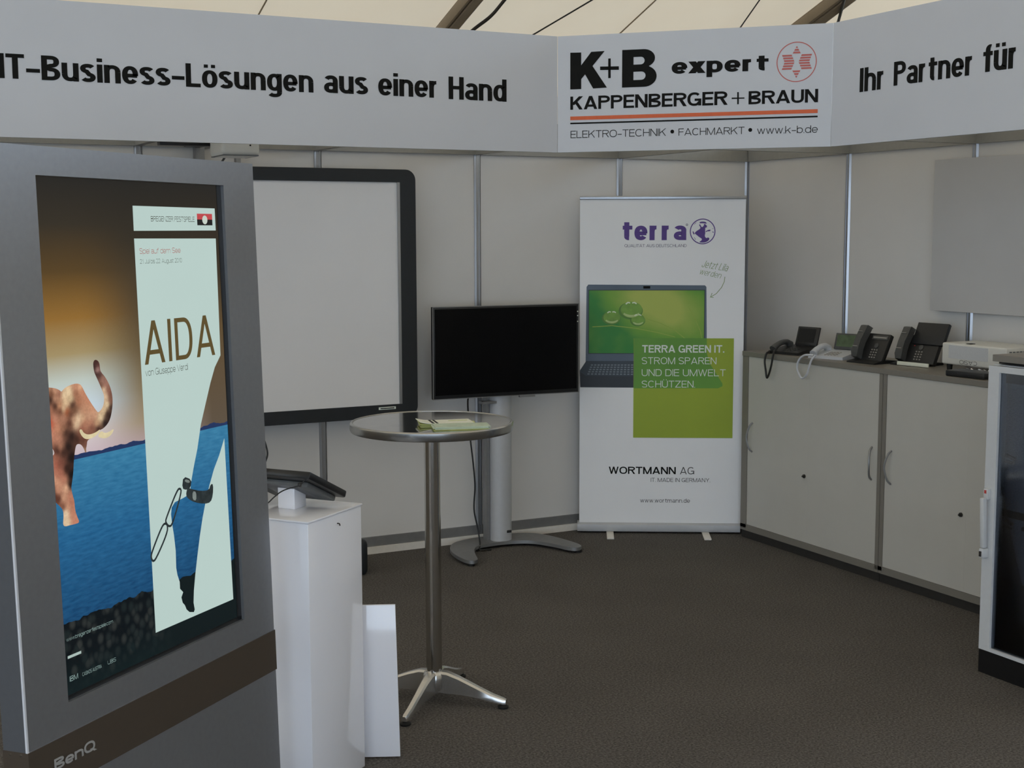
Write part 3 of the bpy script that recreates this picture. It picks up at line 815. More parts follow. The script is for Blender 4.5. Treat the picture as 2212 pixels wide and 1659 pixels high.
# booth walls: white panels in an aluminium post system
wb = MB()
for k in range(6):
    wb.span((-S * (k + 1) + 0.022, 0.0, 0.10), (-S * k - 0.022, 0.02, 2.335))
struct(wb.build('wall_back', M['wall'], smooth=0))
wr = MB()
for k in range(4):
    wr.span((0.0, -S * (k + 1) + 0.022, 0.10), (0.02, -S * k - 0.022, 2.335))
struct(wr.build('wall_right', M['wall'], smooth=0))


def post_mesh():
    b = MB()
    b.prism([(0.02 * math.cos(R(22.5 + 45 * k)) / math.cos(R(22.5)), 0.02 * math.sin(R(22.5 + 45 * k)) / math.cos(R(22.5))) for k in range(8)], 0.0, 2.48)
    for s in (-1, 1):
        b.span((s * 0.0085 - 0.0035, -0.0225, 0.0), (s * 0.0085 + 0.0035, -0.0195, 2.48))
    return b


n = 4
for k in range(7):
    struct(post_mesh().build('trim_%d' % n, M['alu'], loc=(-S * k, 0.01, 0)))
    n += 1
for k in range(1, 5):
    struct(post_mesh().build('trim_%d' % n, M['alu'], loc=(0.01, -S * k, 0), rot=(0, 0, R(-90))))
    n += 1
# rails along the walls' top and foot
b = MB().span((-5.94, -0.02, 2.335), (0.03, 0.03, 2.48)).span((-0.02, -3.96, 2.335), (0.03, -0.03, 2.48))
struct(b.build('trim_%d' % n, M['rail'], smooth=0))
n += 1
b = MB().span((-5.94, -0.012, 0.042), (0.0, 0.02, 0.10)).span((-0.012, -3.96, 0.042), (0.02, 0, 0.10))
struct(b.build('trim_%d' % n, M['alu_dull'], smooth=0))
n += 1
struct(MB().span((-5.94, -0.022, 0.0), (0.0, 0.02, 0.042)).build('baseboard_back', M['white_trim'], smooth=0))
struct(MB().span((-0.022, -3.96, 0.0), (0.02, -0.022, 0.042)).build('baseboard_right', M['white_trim'], smooth=0))
# cross beams from the wall posts out to the fascia
for x in (-0.99, -1.98, -2.97, -3.96, -4.95):
    y0 = -1.75 if x < -2.2 else (-2.2 if x < -1.6 else -3.9)
    if x == -1.98:
        y0 = -2.15
    if x == -0.99:
        y0 = -3.9
    struct(MB().span((x - 0.02, y0, 2.335), (x + 0.02, -0.02, 2.44)).build('trim_%d' % n, M['rail'], smooth=0))
    n += 1
for y in (-0.99, -1.98, -2.97, -3.9):
    x0 = -1.52 if y < -2.7 else (-2.15 if y < -1.5 else -0.97)
    struct(MB().span((x0, y - 0.02, 2.335), (-0.02, y + 0.02, 2.44)).build('trim_%d' % n, M['rail'], smooth=0))
    n += 1

# cables slung under the roof
def roof_cable(label, pts, r):
    o = MB().tube(pts, r, 6).build('hanging_cable', M['cable'])
    tag(o, label, 'cable', 'cables under the tent roof')


def rp_(x, y, d=0.03):
    return (x, y, zroof(y) - d)


roof_cable('thick dark cable sagging beside the left tent rafter', [rp_(-0.96, 2.5, .03), rp_(-0.922, 2.244), rp_(-0.88, 2.047), rp_(-0.882, 1.809), rp_(-0.90, 1.3)], 0.014)
roof_cable('straight thin wire above the corner of the fascia, left of the light seam', [rp_(-0.46, 2.44), rp_(-0.417, 2.319), rp_(-0.216, 1.771), rp_(0.0, 1.18)], 0.006)
roof_cable('thin steep wire midway between the seam and the right tent rafter', [rp_(1.43, 2.20), rp_(1.362, 1.977), rp_(1.233, 1.557), rp_(1.1, 1.12)], 0.006)
roof_cable('black cord crossing in front of the right tent rafter', [rp_(2.12, 1.68, .17), rp_(1.992, 1.478, .165), rp_(1.775, 1.158, .165), rp_(1.6, 0.9, .165)], 0.012)
# seam lines of the roof fabric
b = MB()
for x in (-2.60, 0.36, -5.6):
    b.tube([rp_(x, 3.2, .004), rp_(x, -3.9, .004)], 0.006, 6, False)
o = b.build('roof_seams', mat('seam_thread', (150, 132, 108), 0.7))
o.parent = bpy.data.objects['ceiling']

# ------------------------------------------------------------------ fascia with lettering
FA_A, FA_B, FA_X, FA_Y, FA_T, FA_L = D['FA']
fs = thing('fascia_sign', 'long grey fascia board reading IT-Business-Lösungen aus einer Hand', 'sign', (FA_X, -FA_A, 0), 0.0, 'fascia boards over the booth')
MB().span((-3.4, 0, FA_L), (-0.001, 0.019, FA_T)).build('board', M['fascia'], fs, smooth=0)
print_text('lettering', D['FL_runs'], M['ink'], fs, 0.0012)

fm = thing('fascia_sign', 'middle slanted fascia board with the K+B logo and a red star emblem', 'sign', (FA_X, -FA_A, 0), D['FM_ang'], 'fascia boards over the booth')
LM = D['FM_len']
MB().span((0.001, 0, FA_L), (LM - 0.001, 0.019, FA_T)).build('board', M['fascia'], fm, smooth=0)
print_text('lettering', D['FM_runs'][:3], M['ink'], fm, 0.0012)
print_text('lettering', D['FM_runs'][3:], M['ink_soft'], fm, 0.0012)
(bx0, by0), (_, by1), (bx1, by2), (bx2, by3) = D['FM_B']
bx1 = max(bx1, bx2)
h = (by1 + by3) / 2 - (by0 + by2) / 2
v0 = (by0 + by2) / 2
w = bx1 - bx0


def arc(cx, cy, rx, ry, a0, a1, n=14):
    return [(cx + rx * math.cos(R(a0 + (a1 - a0) * k / n)), cy + ry * math.sin(R(a0 + (a1 - a0) * k / n))) for k in range(n + 1)]


def BU(pts):
    return [(bx0 + x * w, v0 + y * h) for x, y in pts]


Bout = [(0, 0)] + arc(0.64, 0.28, 0.36, 0.28, -90, 62) + arc(0.62, 0.76, 0.33, 0.24, -62, 90) + [(0, 1)]
Bh1 = [(0.33, 0.19)] + arc(0.56, 0.30, 0.12, 0.11, -90, 90) + [(0.33, 0.41)]
Bh2 = [(0.33, 0.60)] + arc(0.54, 0.70, 0.11, 0.10, -90, 90) + [(0.33, 0.80)]
dots = [ellipse(x, y, 0.0085, 0.0085, 20) for x, y in D['FM_dots']]
for lp in (D['FM_K'][0], [BU(Bout), BU(Bh1), BU(Bh2)], ):
    print_shape('logo_letter', [lp], M['ink'], fm, 0.0012)
for lp in (D['FM_plus'][:2], D['FM_plus'][2:]):
    print_shape('plus_sign', lp, M['ink'], fm, 0.0012)
for lp in dots:
    print_shape('bullet_dot', [lp], M['ink'], fm, 0.0012)


def rect4(P):
    xs_ = sorted(p[0] for p in P)
    vlo = sum(sorted(p[1] for p in P)[:2]) / 2
    vhi = sum(sorted(p[1] for p in P)[2:]) / 2
    return [(xs_[0], vlo), (xs_[-1], vlo), (xs_[-1], vhi), (xs_[0], vhi)]


print_shape('stripe', [rect4(D['FM_bar'])], M['orange'], fm, 0.0012)
print_shape('stripe', [rect4(D['FM_bar2'])], M['ink'], fm, 0.0012)
cc, cl_, ct_ = D['FM_circ']
cr_ = ((cc[0] - cl_[0]) + (ct_[1] - cc[1])) / 2
sh = [ring(cc[0], cc[1], cr_, cr_, cr_ * 0.045)]


def E_(x, y):
    return (cc[0] + (x - 1195) / 640 * cr_, cc[1] - (y - 797) / 640 * cr_)


def band(xl, xr, y0, y1):
    """strip between two edge functions of y"""
    return [E_(xl(y0), y0), E_(xr(y0), y0), E_(xr(y1), y1), E_(xl(y1), y1)]


for k in range(3):
    y0, y1 = 300 + 85 * k, 300 + 85 * k + 58
    sh.append(band(lambda y: 1195 - (y - 285) * 0.53, lambda y: 1195 + (y - 285) * 0.53, y0, y1))
    sh.append(band(lambda y: 1195 - (1312 - y) * 0.53, lambda y: 1195 + (1312 - y) * 0.53, 1597 - y1, 1597 - y0))
for k in range(6):
    y0 = 563 + 83 * k
    y1 = y0 + 56
    fo = lambda y: 385 - 0.36 * (240 - abs(y - 798)) + 85
    sh.append(band(lambda y: 1195 - 470 + 0.36 * (240 - abs(y - 798)), lambda y: 1195 - 165 + 0.42 * (240 - abs(y - 798)), y0, y1))
    sh.append(band(lambda y: 1195 + 165 - 0.42 * (240 - abs(y - 798)), lambda y: 1195 + 490 - 0.36 * (240 - abs(y - 798)), y0, y1))
print_shape('star_emblem', sh, M['red'], fm, 0.0012)

fr = thing('fascia_sign', 'right fascia board reading Ihr Partner für', 'sign', (-FA_B, FA_Y, 0), R(-90), 'fascia boards over the booth')
MB().span((0.001, 0, FA_L), (2.4, 0.019, FA_T)).build('board', M['fascia'], fr, smooth=0)
print_text('lettering', D['FR_runs'], M['ink'], fr, 0.0012)

# ------------------------------------------------------------------ advertising kiosk with the lit poster
kx, ky, _, kth, kln = D['K_pose']
KW, KT, KD = D['K_w'], 2.089, 0.075
ks = thing('display_kiosk', 'tall silver advertising kiosk showing a lit opera poster with an elephant', 'digital display', (kx, ky, 0.0), (-kln, 0, kth))
SX0, SX1, SZ0, SZ1 = 0.1527, 0.9486, 0.6880, 2.0177
BZ0, BZ1 = 0.4803, 0.6100
b = MB()
for (x0, z0, x1, z1) in ((0, BZ1, SX0, KT), (SX1, BZ1, KW, KT), (SX0, SZ1, SX1, KT), (SX0, BZ1, SX1, SZ0)):
    b.span((x0, 0, z0), (x1, 0.03, z1))
b.span((0.0, 0.03, BZ1), (KW, KD, KT))
b.span((0, 0, 0.03), (KW, KD, BZ0))
b.build('housing', M['kiosk'], ks, smooth=0)
MB().span((-0.0025, -0.0015, BZ1), (0.003, 0.004, KT)).build('edge_highlight', M['kioskshine'], ks, smooth=0)  # corner highlight put in as a near-white strip
MB().span((-0.0015, 0.005, BZ1), (0.0, KD, KT)).build('shaded_side', M['kioskshade'], ks, smooth=0)  # thin darker skin: the side's dark reflections put into its colour
bd = MB().span((-0.002, -0.003, BZ0), (KW + 0.002, KD + 0.002, BZ1)).build('trim_band', M['band'], ks, smooth=0)
bd['label'] = 'dark bronze band with brand lettering'
print_text('brand_lettering', [(s, u0, u1, v0 + .0, h * 1.05, st) for (s, u0, u1, v0, h, st) in D['K_benq']], M['benq'], bd, 0.0045)
for y in (0.02, 0.055):
    MB().cyl((-0.001, y, 0.602), (-0.004, y, 0.602), 0.003, seg=10).build('screw', M['chrome'], ks)
MB().span((0.05, -0.30, 0.005), (KW - 0.05, 0.42, 0.03), 0.01).build('base_plate', M['kiosk'], ks)


def poster_material():
    m, t, b = new_mat('lit_poster')
    N, Lk = t.nodes, t.links
    tc = N.new('ShaderNodeTexCoord')
    sp = N.new('ShaderNodeSeparateXYZ')
    Lk.new(tc.outputs['Object'], sp.inputs[0])

    def ramp(src, stops):
        mr = N.new('ShaderNodeMapRange')
        lo, hi = stops[0][0], stops[-1][0]
        mr.inputs['From Min'].default_value = lo
        mr.inputs['From Max'].default_value = hi
        Lk.new(src, mr.inputs['Value'])
        r = N.new('ShaderNodeValToRGB')
        e = r.color_ramp.elements
        e[0].position, e[1].position = 0.0, 1.0
        for p, c in stops[1:-1]:
            e.new((p - lo) / (hi - lo))
        for el, (p, c) in zip(sorted(e, key=lambda z: z.position), stops):
            el.color = (*lin(c), 1)
        Lk.new(mr.outputs['Result'], r.inputs['Fac'])
        return r.outputs['Color']

    def mix(fac, a, bb):
        x = N.new('ShaderNodeMix')
        x.data_type = 'RGBA'
        if isinstance(fac, float):
            x.inputs['Factor'].default_value = fac
        else:
            Lk.new(fac, x.inputs['Factor'])
        for k, v in (('A', a), ('B', bb)):
            if isinstance(v, tuple):
                x.inputs[k].default_value = (*lin(v), 1)
            else:
                Lk.new(v, x.inputs[k])
        return x.outputs['Result']

    def math_(op, a, bb):
        x = N.new('ShaderNodeMath')
        x.operation = op
        for k, v in ((0, a), (1, bb)):
            if isinstance(v, (int, float)):
                x.inputs[k].default_value = v
            else:
                Lk.new(v, x.inputs[k])
        return x.outputs[0]

    X, Z = sp.outputs['X'], sp.outputs['Z']
    inner = ramp(Z, [(1.30, (196, 176, 184)), (1.36, (206, 196, 196)), (1.43, (196, 212, 222)), (1.50, (186, 196, 188)), (1.57, (160, 142, 102)), (1.66, (142, 104, 48)), (1.78, (84, 64, 34)), (1.90, (50, 44, 34)), (2.02, (34, 32, 28))])
    outer = ramp(Z, [(1.30, (170, 150, 150)), (1.36, (150, 134, 108)), (1.45, (126, 110, 80)), (1.55, (100, 84, 58)), (1.68, (78, 64, 44)), (1.85, (50, 44, 34)), (2.02, (34, 32, 28))])
    fx = N.new('ShaderNodeMapRange')
    fx.interpolation_type = 'SMOOTHSTEP'
    fx.inputs['From Min'].default_value = 0.28
    fx.inputs['From Max'].default_value = 0.56
    Lk.new(X, fx.inputs['Value'])
    far = ramp(Z, [(1.30, (92, 80, 66)), (1.6, (92, 74, 48)), (1.75, (60, 50, 36)), (2.02, (34, 32, 28))])
    fx2 = N.new('ShaderNodeMapRange')
    fx2.inputs['From Min'].default_value = 0.6
    fx2.inputs['From Max'].default_value = 0.85
    Lk.new(X, fx2.inputs['Value'])
    sky = mix(fx2.outputs['Result'], mix(fx.outputs['Result'], inner, outer), far)
    # water
    mp = N.new('ShaderNodeMapping')
    mp.inputs['Scale'].default_value = (26, 1, 130)
    Lk.new(tc.outputs['Object'], mp.inputs['Vector'])
    wv = N.new('ShaderNodeTexNoise')
    wv.inputs['Scale'].default_value = 1.0
    wv.inputs['Detail'].default_value = 5
    Lk.new(mp.outputs['Vector'], wv.inputs['Vector'])
    wat_l = ramp(Z, [(0.88, (30, 80, 120)), (1.10, (42, 104, 148)), (1.30, (64, 132, 168))])
    wat_d = ramp(Z, [(0.88, (18, 58, 96)), (1.10, (28, 86, 130)), (1.30, (46, 112, 150))])
    wf = N.new('ShaderNodeMapRange')
    wf.inputs['From Min'].default_value = 0.3
    wf.inputs['From Max'].default_value = 0.7
    Lk.new(wv.outputs['Fac'], wf.inputs['Value'])
    water = mix(wf.outputs['Result'], wat_d, wat_l)
    # far shore
    hz = N.new('ShaderNodeTexNoise')
    hz.noise_dimensions = '1D'
    hz.inputs['Scale'].default_value = 16
    Lk.new(X, hz.inputs['W'])
    top = math_('ADD', 1.303, math_('MULTIPLY', hz.outputs['Fac'], 0.014))
    c1 = mix(math_('GREATER_THAN', Z, top), (34, 52, 92), sky)
    c2 = mix(math_('GREATER_THAN', Z, 1.2985), water, c1)
    # crowd on the bank: rows of heads
    vo = N.new('ShaderNodeTexVoronoi')
    vo.inputs['Scale'].default_value = 40
    mp2 = N.new('ShaderNodeMapping')
    mp2.inputs['Scale'].default_value = (1, 0.01, 0.85)
    Lk.new(tc.outputs['Object'], mp2.inputs['Vector'])
    Lk.new(mp2.outputs['Vector'], vo.inputs['Vector'])
    cf = N.new('ShaderNodeMapRange')
    cf.inputs['From Min'].default_value = 0.25
    cf.inputs['From Max'].default_value = 0.6
    Lk.new(vo.outputs['Distance'], cf.inputs['Value'])
    hd = mix(vo.outputs['Color'], (22, 32, 34), (48, 51, 50))
    crowd = mix(cf.outputs['Result'], hd, (12, 18, 22))
    fade = N.new('ShaderNodeMapRange')
    fade.inputs['From Min'].default_value = 0.68
    fade.inputs['From Max'].default_value = 0.80
    Lk.new(Z, fade.inputs['Value'])
    crowd = mix(fade.outputs['Result'], (16, 30, 32), crowd)
    fadex = N.new('ShaderNodeMapRange')
    fadex.inputs['From Min'].default_value = 0.5
    fadex.inputs['From Max'].default_value = 0.62
    Lk.new(X, fadex.inputs['Value'])
    crowd = mix(fadex.outputs['Result'], crowd, (16, 26, 28))
    bt = math_('ADD', 0.872, math_('MULTIPLY', hz.outputs['Fac'], 0.03))
    c3 = mix(math_('GREATER_THAN', Z, bt), crowd, c2)
    Lk.new(c3, b.inputs['Emission Color'])
    b.inputs['Emission Strength'].default_value = 1.0
    b.inputs['Base Color'].default_value = (0.004, 0.004, 0.004, 1)
    b.inputs['Roughness'].default_value = 0.25
    b.inputs['Specular IOR Level'].default_value = 0.15
    return m


SY = 0.012      # the screen sits back inside the housing
screen = MB().span((SX0, SY, SZ0), (SX1, 0.029, SZ1)).build('screen', poster_material(), ks, smooth=0)
MB().span((SX1 - 0.022, SY - 0.0015, SZ0), (SX1, SY + .001, SZ1)).span((SX0, SY - 0.0015, SZ0), (SX1, SY + .001, SZ0 + 0.012)).build('black_border', M['blackplastic'], screen, smooth=0)
# printed picture layers, each a fraction of a millimetre in front of the screen
def lay(name, loops, m, level):
    return print_shape(name, loops, m, screen, -(SY - 0.0006 * level))


xmin = SX0 + 0.0005


def clip(P):
    return [(max(x, xmin), y) for x, y in P]


mTk = emit('tusk', (214, 200, 160), 1.0, 0.1, 40)
mPn = emit('poster_white', (190, 212, 206), 0.92, 0.01, 4)
mBk = emit('poster_dark', (56, 52, 40), 0.9, 0.05)
mTx = emit('poster_text_brown', (96, 80, 46), 0.9, 0.05)
mGr = emit('poster_text_grey', (92, 100, 92), 0.9, 0.05)
mRd = emit('poster_text_red', (172, 104, 98), 0.9, 0.05)
mWt = emit('poster_text_white', (150, 176, 172), 0.9, 0.05)
mSt = emit('poster_steel', (44, 52, 54), 0.9, 0.3, 60)
mSl = emit('poster_steel_light', (128, 138, 134), 0.9, 0.2, 60)


def shaded_picture(name, outline, samples, level, step=0.005):
    """a picture on the screen: flat mesh whose screen colours blend between sampled spots"""
    n_ = len(outline)
    pts_ = [Vector(q) for q in outline]
    xs_, ys_ = [q[0] for q in outline], [q[1] for q in outline]
    x = min(xs_)
    while x < max(xs_):
        y = min(ys_)
        while y < max(ys_):
            pts_.append(Vector((x + random.uniform(-.001, .001), y + random.uniform(-.001, .001))))
            y += step
        x += step
    vs_, es_, fs_ = delaunay_2d_cdt(pts_, [], [list(range(n_))], 1, 1e-5)[:3]
    me = bpy.data.meshes.new(name)
    y_ = SY - 0.0006 * level
    me.from_pydata([(v.x, y_, v.y) for v in vs_], [], [list(f) for f in fs_])
    ca_ = me.color_attributes.new('picture', 'FLOAT_COLOR', 'POINT')
    for k_, v in enumerate(vs_):
        ws, acc_ = 0.0, [0.0, 0.0, 0.0]
        for sx, sy, r_, g_, b_ in samples:
            w_ = 1.0 / ((v.x - sx) ** 2 + (v.y - sy) ** 2 + 6.0e-5) ** 1.7
            ws += w_
            for q_, c_ in enumerate((r_, g_, b_)):
                acc_[q_] += w_ * c_
        ca_.data[k_].color = (*lin([c_ / ws for c_ in acc_]), 1)
    m, t, bs = new_mat('picture_colours')
    at = t.nodes.new('ShaderNodeAttribute')
    at.attribute_name = 'picture'
    no = t.nodes.new('ShaderNodeTexNoise')
    no.inputs['Scale'].default_value = 150
    no.inputs['Detail'].default_value = 5
    tc = t.nodes.new('ShaderNodeTexCoord')
    t.links.new(tc.outputs['Object'], no.inputs['Vector'])
    mr = t.nodes.new('ShaderNodeMapRange')
    mr.inputs['From Min'].default_value, mr.inputs['From Max'].default_value = 0.3, 0.7
    mr.inputs['To Min'].default_value, mr.inputs['To Max'].default_value = 0.88, 1.10
    t.links.new(no.outputs['Fac'], mr.inputs['Value'])
    vm = t.nodes.new('ShaderNodeVectorMath')
    vm.operation = 'SCALE'
    t.links.new(at.outputs['Color'], vm.inputs[0])
    t.links.new(mr.outputs['Result'], vm.inputs['Scale'])
    t.links.new(vm.outputs['Vector'], bs.inputs['Emission Color'])
    bs.inputs['Emission Strength'].default_value = 1.0
    bs.inputs['Base Color'].default_value = (0.004, 0.004, 0.004, 1)
    bs.inputs['Specular IOR Level'].default_value = 0.15
    return link(name, me, m, screen, smooth=0)


lay('picture_basket', [clip(D['E_basket'])], emit('basket', (172, 166, 160), 1.0, 0.25, 120), 1)
shaded_picture('picture_elephant', smooth_poly(clip(D['E_body'][0]), 2), D['E_smp'], 1.5)
for P in D['E_tusk']:
    lay('picture_tusk', [smooth_poly(clip(P))], mTk, 3.2)
lay('white_panel', [D['K_p1']], mPn, 1)
p2 = D['K_p2']
lay('white_panel', [p2[:2] + p2[2:]], mPn, 1)
for P in D['K_shack']:
    lay('picture_shackle', [smooth_poly(P, 1)], mSt, 2.5)
for P in D['K_shackl']:
    lay('picture_shackle_shine', [smooth_poly(P, 1)], mSl, 3)
for P in D['K_chain']:
    q = smooth_poly(P, 2)
    lay('picture_chain_link', [stroke(q + [q[0], q[1]], 0.0065)], mSt, 2)
t1, t2, t3, t4, t5, t6 = D['K_runs']
print_text('poster_text', t1, mBk, screen, -(SY - 0.0012))
print_text('poster_text', t2, mRd, screen, -(SY - 0.0012))
print_text('poster_text', t3 + t5, mGr, screen, -(SY - 0.0012))
print_text('poster_title', t4, mTx, screen, -(SY - 0.0012))
print_text('poster_text', t6, mWt, screen, -(SY - 0.0012))
lg = D['K_logo']
u0, u1 = lg[0][0], lg[2][0]
va, vb = lg[0][1], lg[1][1]
vm = va + (vb - va) * 0.5
lay('poster_logo', [[(u0, vm), (u1, vm), (u1, vb), (u0, vb)]], emit('logo_red', (196, 74, 78), .9), 1.6)
lay('poster_logo', [[(u0, va), (u1, va), (u1, vm), (u0, vm)]], emit('logo_black', (30, 30, 30), .9), 1.6)
lay('poster_logo', [ellipse((u0 + u1) / 2, vm - 0.001, (u1 - u0) * 0.17, (vb - va) * 0.38)], emit('logo_white', (206, 218, 206), .9), 2.2)
lay('poster_bar', [rect4(D['K_bar'])], emit('bar_white', (176, 196, 190), .9), 1.6)

M['column'] = mat('column_silver', (186, 187, 189), 0.48, 0.12, var=0.02, scale=40)
M['tvglass'] = mat('television_glass', (5, 5, 7), 0.22, var=0.2, scale=20, spec=0.18)
# ------------------------------------------------------------------ white plinth with tilted tablet, leaning board
PW = 0.336
pa = R(37.8)
pl = thing('display_plinth', 'glossy white square plinth right behind the advertising kiosk', 'plinth', (-4.111, -3.174, 0), pa)
MB().span((0.004, 0.004, 0), (PW - 0.004, PW - 0.004, 0.937), 0.003).build('body', M['acrylic'], pl)
MB().span((0, 0, 0.937), (PW, PW, 0.945), 0.003).build('top_plate', M['acrylic'], pl)
MB().tube([(0.178, 0.005, 0.905), (0.178, -0.004, 0.905), (0.180, -0.006, 0.898)], 0.0022, 6).build('hook', M['cable'], pl)

ex, ey = Vector((.79, .613, 0)), Vector((-.613, .79, 0))
tb = thing('tilted_tablet', 'black tilted tablet on a small white post on the plinth', 'tablet', (-4.082, -2.916, 0.945), pa)
# local axes: x = right and away, y = left and away
b = MB()
b.box((0, 0, 0.043), (0.068, 0.068, 0.086), None, 0.002)
b.build('post', M['acrylic'], tb)
Mw = Vector((-4.071, -3.089, 1.095)) - Vector((-4.082, -2.916, 0.945))
ml = Vector((Mw.dot(ex), Mw.dot(ey), Mw.z))
th_ = R(25)
LX, LY = 0.245, 0.31
rotm = Matrix.Rotation(th_, 3, 'Y')
cen = ml + rotm @ Vector((LX / 2, 0, 0)) + Vector((0, LY / 2, 0)) + rotm @ Vector((0, 0, -0.014))
MB().box(cen, (LX, LY, 0.026), rotm, 0.006).build('casing', M['blackplastic'], tb)
MB().box(cen + rotm @ Vector((0, 0, 0.0135)), (LX - 0.03, LY - 0.03, 0.002), rotm).build('screen', M['blackgloss'], tb, smooth=0)
MB().box(cen + rotm @ Vector((0.015, 0, -0.022)), (LX - 0.06, LY - 0.06, 0.018), rotm, 0.004).build('back_plate', M['vent'], tb)
wd = MB()
wd.loft([[(-0.034, -0.034, 0.086), (0.034, -0.034, 0.086), (0.034, 0.034, 0.086), (-0.034, 0.034, 0.086)],
         [tuple(cen + rotm @ Vector((sx * 0.075, sy * 0.075, -0.031))) for sx, sy in ((-1, -1), (1, -1), (1, 1), (-1, 1))]])
wd.build('bracket', M['acrylic'], tb)
inv = Matrix(((ex.x, ex.y, 0), (ey.x, ey.y, 0), (0, 0, 1)))
o0 = Vector((-4.082, -2.916, 0.945))


def tl(p):
    return tuple(inv @ (Vector(p) - o0))


cab = MB().tube([tl(p) for p in ((-4.080, -3.083, 1.076), (-4.098, -3.078, 1.056), (-4.111, -3.072, 1.046), (-4.139, -3.055, 1.037), (-4.161, -3.044, 1.026), (-4.183, -3.032, 1.006), (-4.205, -3.021, 0.985), (-4.26, -2.99, 0.955))], 0.0022, 6)
cab.build('cable', M['cable'], tb)
MB().box(tl((-4.105, -3.075, 1.050)), (0.024, 0.012, 0.013), (0, 0.5, 0.6), 0.004).build('cable_clip', M['blackplastic'], tb)
MB().tube([tl(p) for p in ((-4.22, -2.90, 1.26), (-4.203, -2.94, 1.23), (-4.193, -2.956, 1.206), (-4.183, -2.961, 1.175), (-4.178, -2.963, 1.144), (-4.184, -2.960, 1.118), (-4.196, -2.954, 1.085))], 0.003, 6).build('cable', M['cable'], tb)

o = MB().box((0.118, 0, 0.279), (0.236, 0.012, 0.558), None, 0.001).build('leaning_board', M['acrylic'], loc=(-3.922, -2.848, 0.003), rot=(0, R(-1.2), R(-27.3)))
tag(o, 'plain white board standing on the carpet against the plinth', 'board')

# ------------------------------------------------------------------ bistro table and flyers
TX, TY = -3.361, -2.46
bt = thing('bistro_table', 'round polished steel bar table with one central pole', 'table', (TX, TY, 0), 0.0)
RT = 0.322
MB().lathe([(0, 1.108), (RT - 0.016, 1.108), (RT - 0.013, 1.112), (RT - 0.013, 1.1345), (0.0, 1.1350)], seg=96).build('tabletop', M['tabletop'], bt, smooth=30)
MB().lathe([(RT - 0.013, 1.1352), (RT - 0.008, 1.1372), (RT - 0.003, 1.1360), (RT, 1.1320), (RT + 0.0005, 1.110), (RT - 0.003, 1.1020), (RT - 0.012, 1.0995), (RT - 0.022, 1.1015), (RT - 0.022, 1.1085), (RT - 0.013, 1.1085), (RT - 0.013, 1.1352)], seg=96).build('rim', M['rim'], bt, smooth=30)
MB().lathe([(0, 0.10), (0.032, 0.10), (0.032, 1.104), (0, 1.104)], seg=40).build('pole', M['chrome'], bt)
MB().lathe([(0.0, 1.085), (0.10, 1.088), (0.10, 1.1035), (0, 1.1035)], seg=32).build('mounting_plate', M['alu_dull'], bt)
MB().lathe([(0, 0.045), (0.040, 0.048), (0.047, 0.06), (0.046, 0.112), (0.038, 0.124), (0.0, 0.124)], seg=40).build('hub', M['castalu'], bt)
for k in range(4):
    an = R(-136 + 90 * k)
    b = MB()
    rings = []
    for (x, wd_, zt, zb) in ((0.02, 0.046, 0.126, 0.042), (0.06, 0.040, 0.124, 0.038), (0.11, 0.034, 0.108, 0.040), (0.18, 0.030, 0.080, 0.034), (0.25, 0.028, 0.053, 0.024), (0.297, 0.026, 0.040, 0.018), (0.307, 0.018, 0.036, 0.018)):
        hw = wd_ / 2
        rings.append([(x, -hw, zb), (x, -hw, zt - 0.008), (x, -hw * .6, zt), (x, hw * .6, zt), (x, hw, zt - 0.008), (x, hw, zb)])
    b.loft(rings)
    leg = b.build('leg', M['castalu'], bt, rot=(0, 0, an), smooth=35)
    MB().lathe([(0, 0.0), (0.021, 0.001), (0.022, 0.008), (0.012, 0.014), (0.012, 0.019), (0, 0.019)], c=(0.294, 0, 0), seg=20).build('foot', M['rubber'], leg)

# pile axes: u runs left to right as seen from the booth's entrance, v away from it
fU, fV = Vector((math.cos(R(-19)), math.sin(R(-19)), 0)), Vector((-math.sin(R(-19)), math.cos(R(-19)), 0))
fC = Vector((-3.335, -2.575, 0))


def flyer_mesh(curl, w=0.21, d=0.10, t=0.0026):
    rings = []
    n_ = 16
    for k in range(n_ + 1):
        q = k / n_
        x = -w / 2 + w * q
        z_ = curl * max(0, (0.3 - q) / 0.3) ** 2
        rings.append([(x, -d / 2, z_), (x, d / 2, z_), (x, d / 2, z_ + t), (x, -d / 2, z_ + t)])
    return MB().loft(rings)


def flyer(u, v, z_, a, curl, mk, lb):
    p_ = fC + fU * u + fV * v
    o_ = flyer_mesh(curl).build('flyer', M[mk], loc=(p_.x, p_.y, z_), rot=(0, 0, R(-19 + a)))
    return tag(o_, lb, 'flyer', 'flyers on the bar table')


z0_, dz_ = 1.1352, 0.0030
flyer(-0.012, 0.010, z0_, 1, 0.0, 'paper_green', 'lowest green flyer at the back of the pile on the bar table')
flyer(-0.006, 0.012, z0_ + dz_, -2, 0.0, 'paper_green', 'second green flyer from below at the back of the flyer pile')
flyer(-0.016, 0.008, z0_ + 2 * dz_, 2, 0.003, 'paper_green', 'green flyer with lifted left end just below the white flyer')
for k, (u, a, mk, lb) in enumerate(((0.030, 1, 'paper_green', 'lowest yellow-green flyer at the front of the pile'), (0.034, 3, 'paper_mint', 'mint flyer second from below at the front of the pile'), (0.028, 0, 'paper_mint', 'mint flyer third from below at the front of the pile'), (0.036, 2, 'paper_mint', 'uppermost mint flyer at the front of the pile'))):
    flyer(u, -0.098 + 0.0015 * k, z0_ + dz_ * k, a, 0.0, mk, lb)
pw = fC + fU * -0.02 + fV * 0.012
top = thing('flyer', 'white flyer with dark stripes on top of the pile', 'flyer', (pw.x, pw.y, z0_ + 3 * dz_ + 0.0002), R(-19 + 6), 'flyers on the bar table')
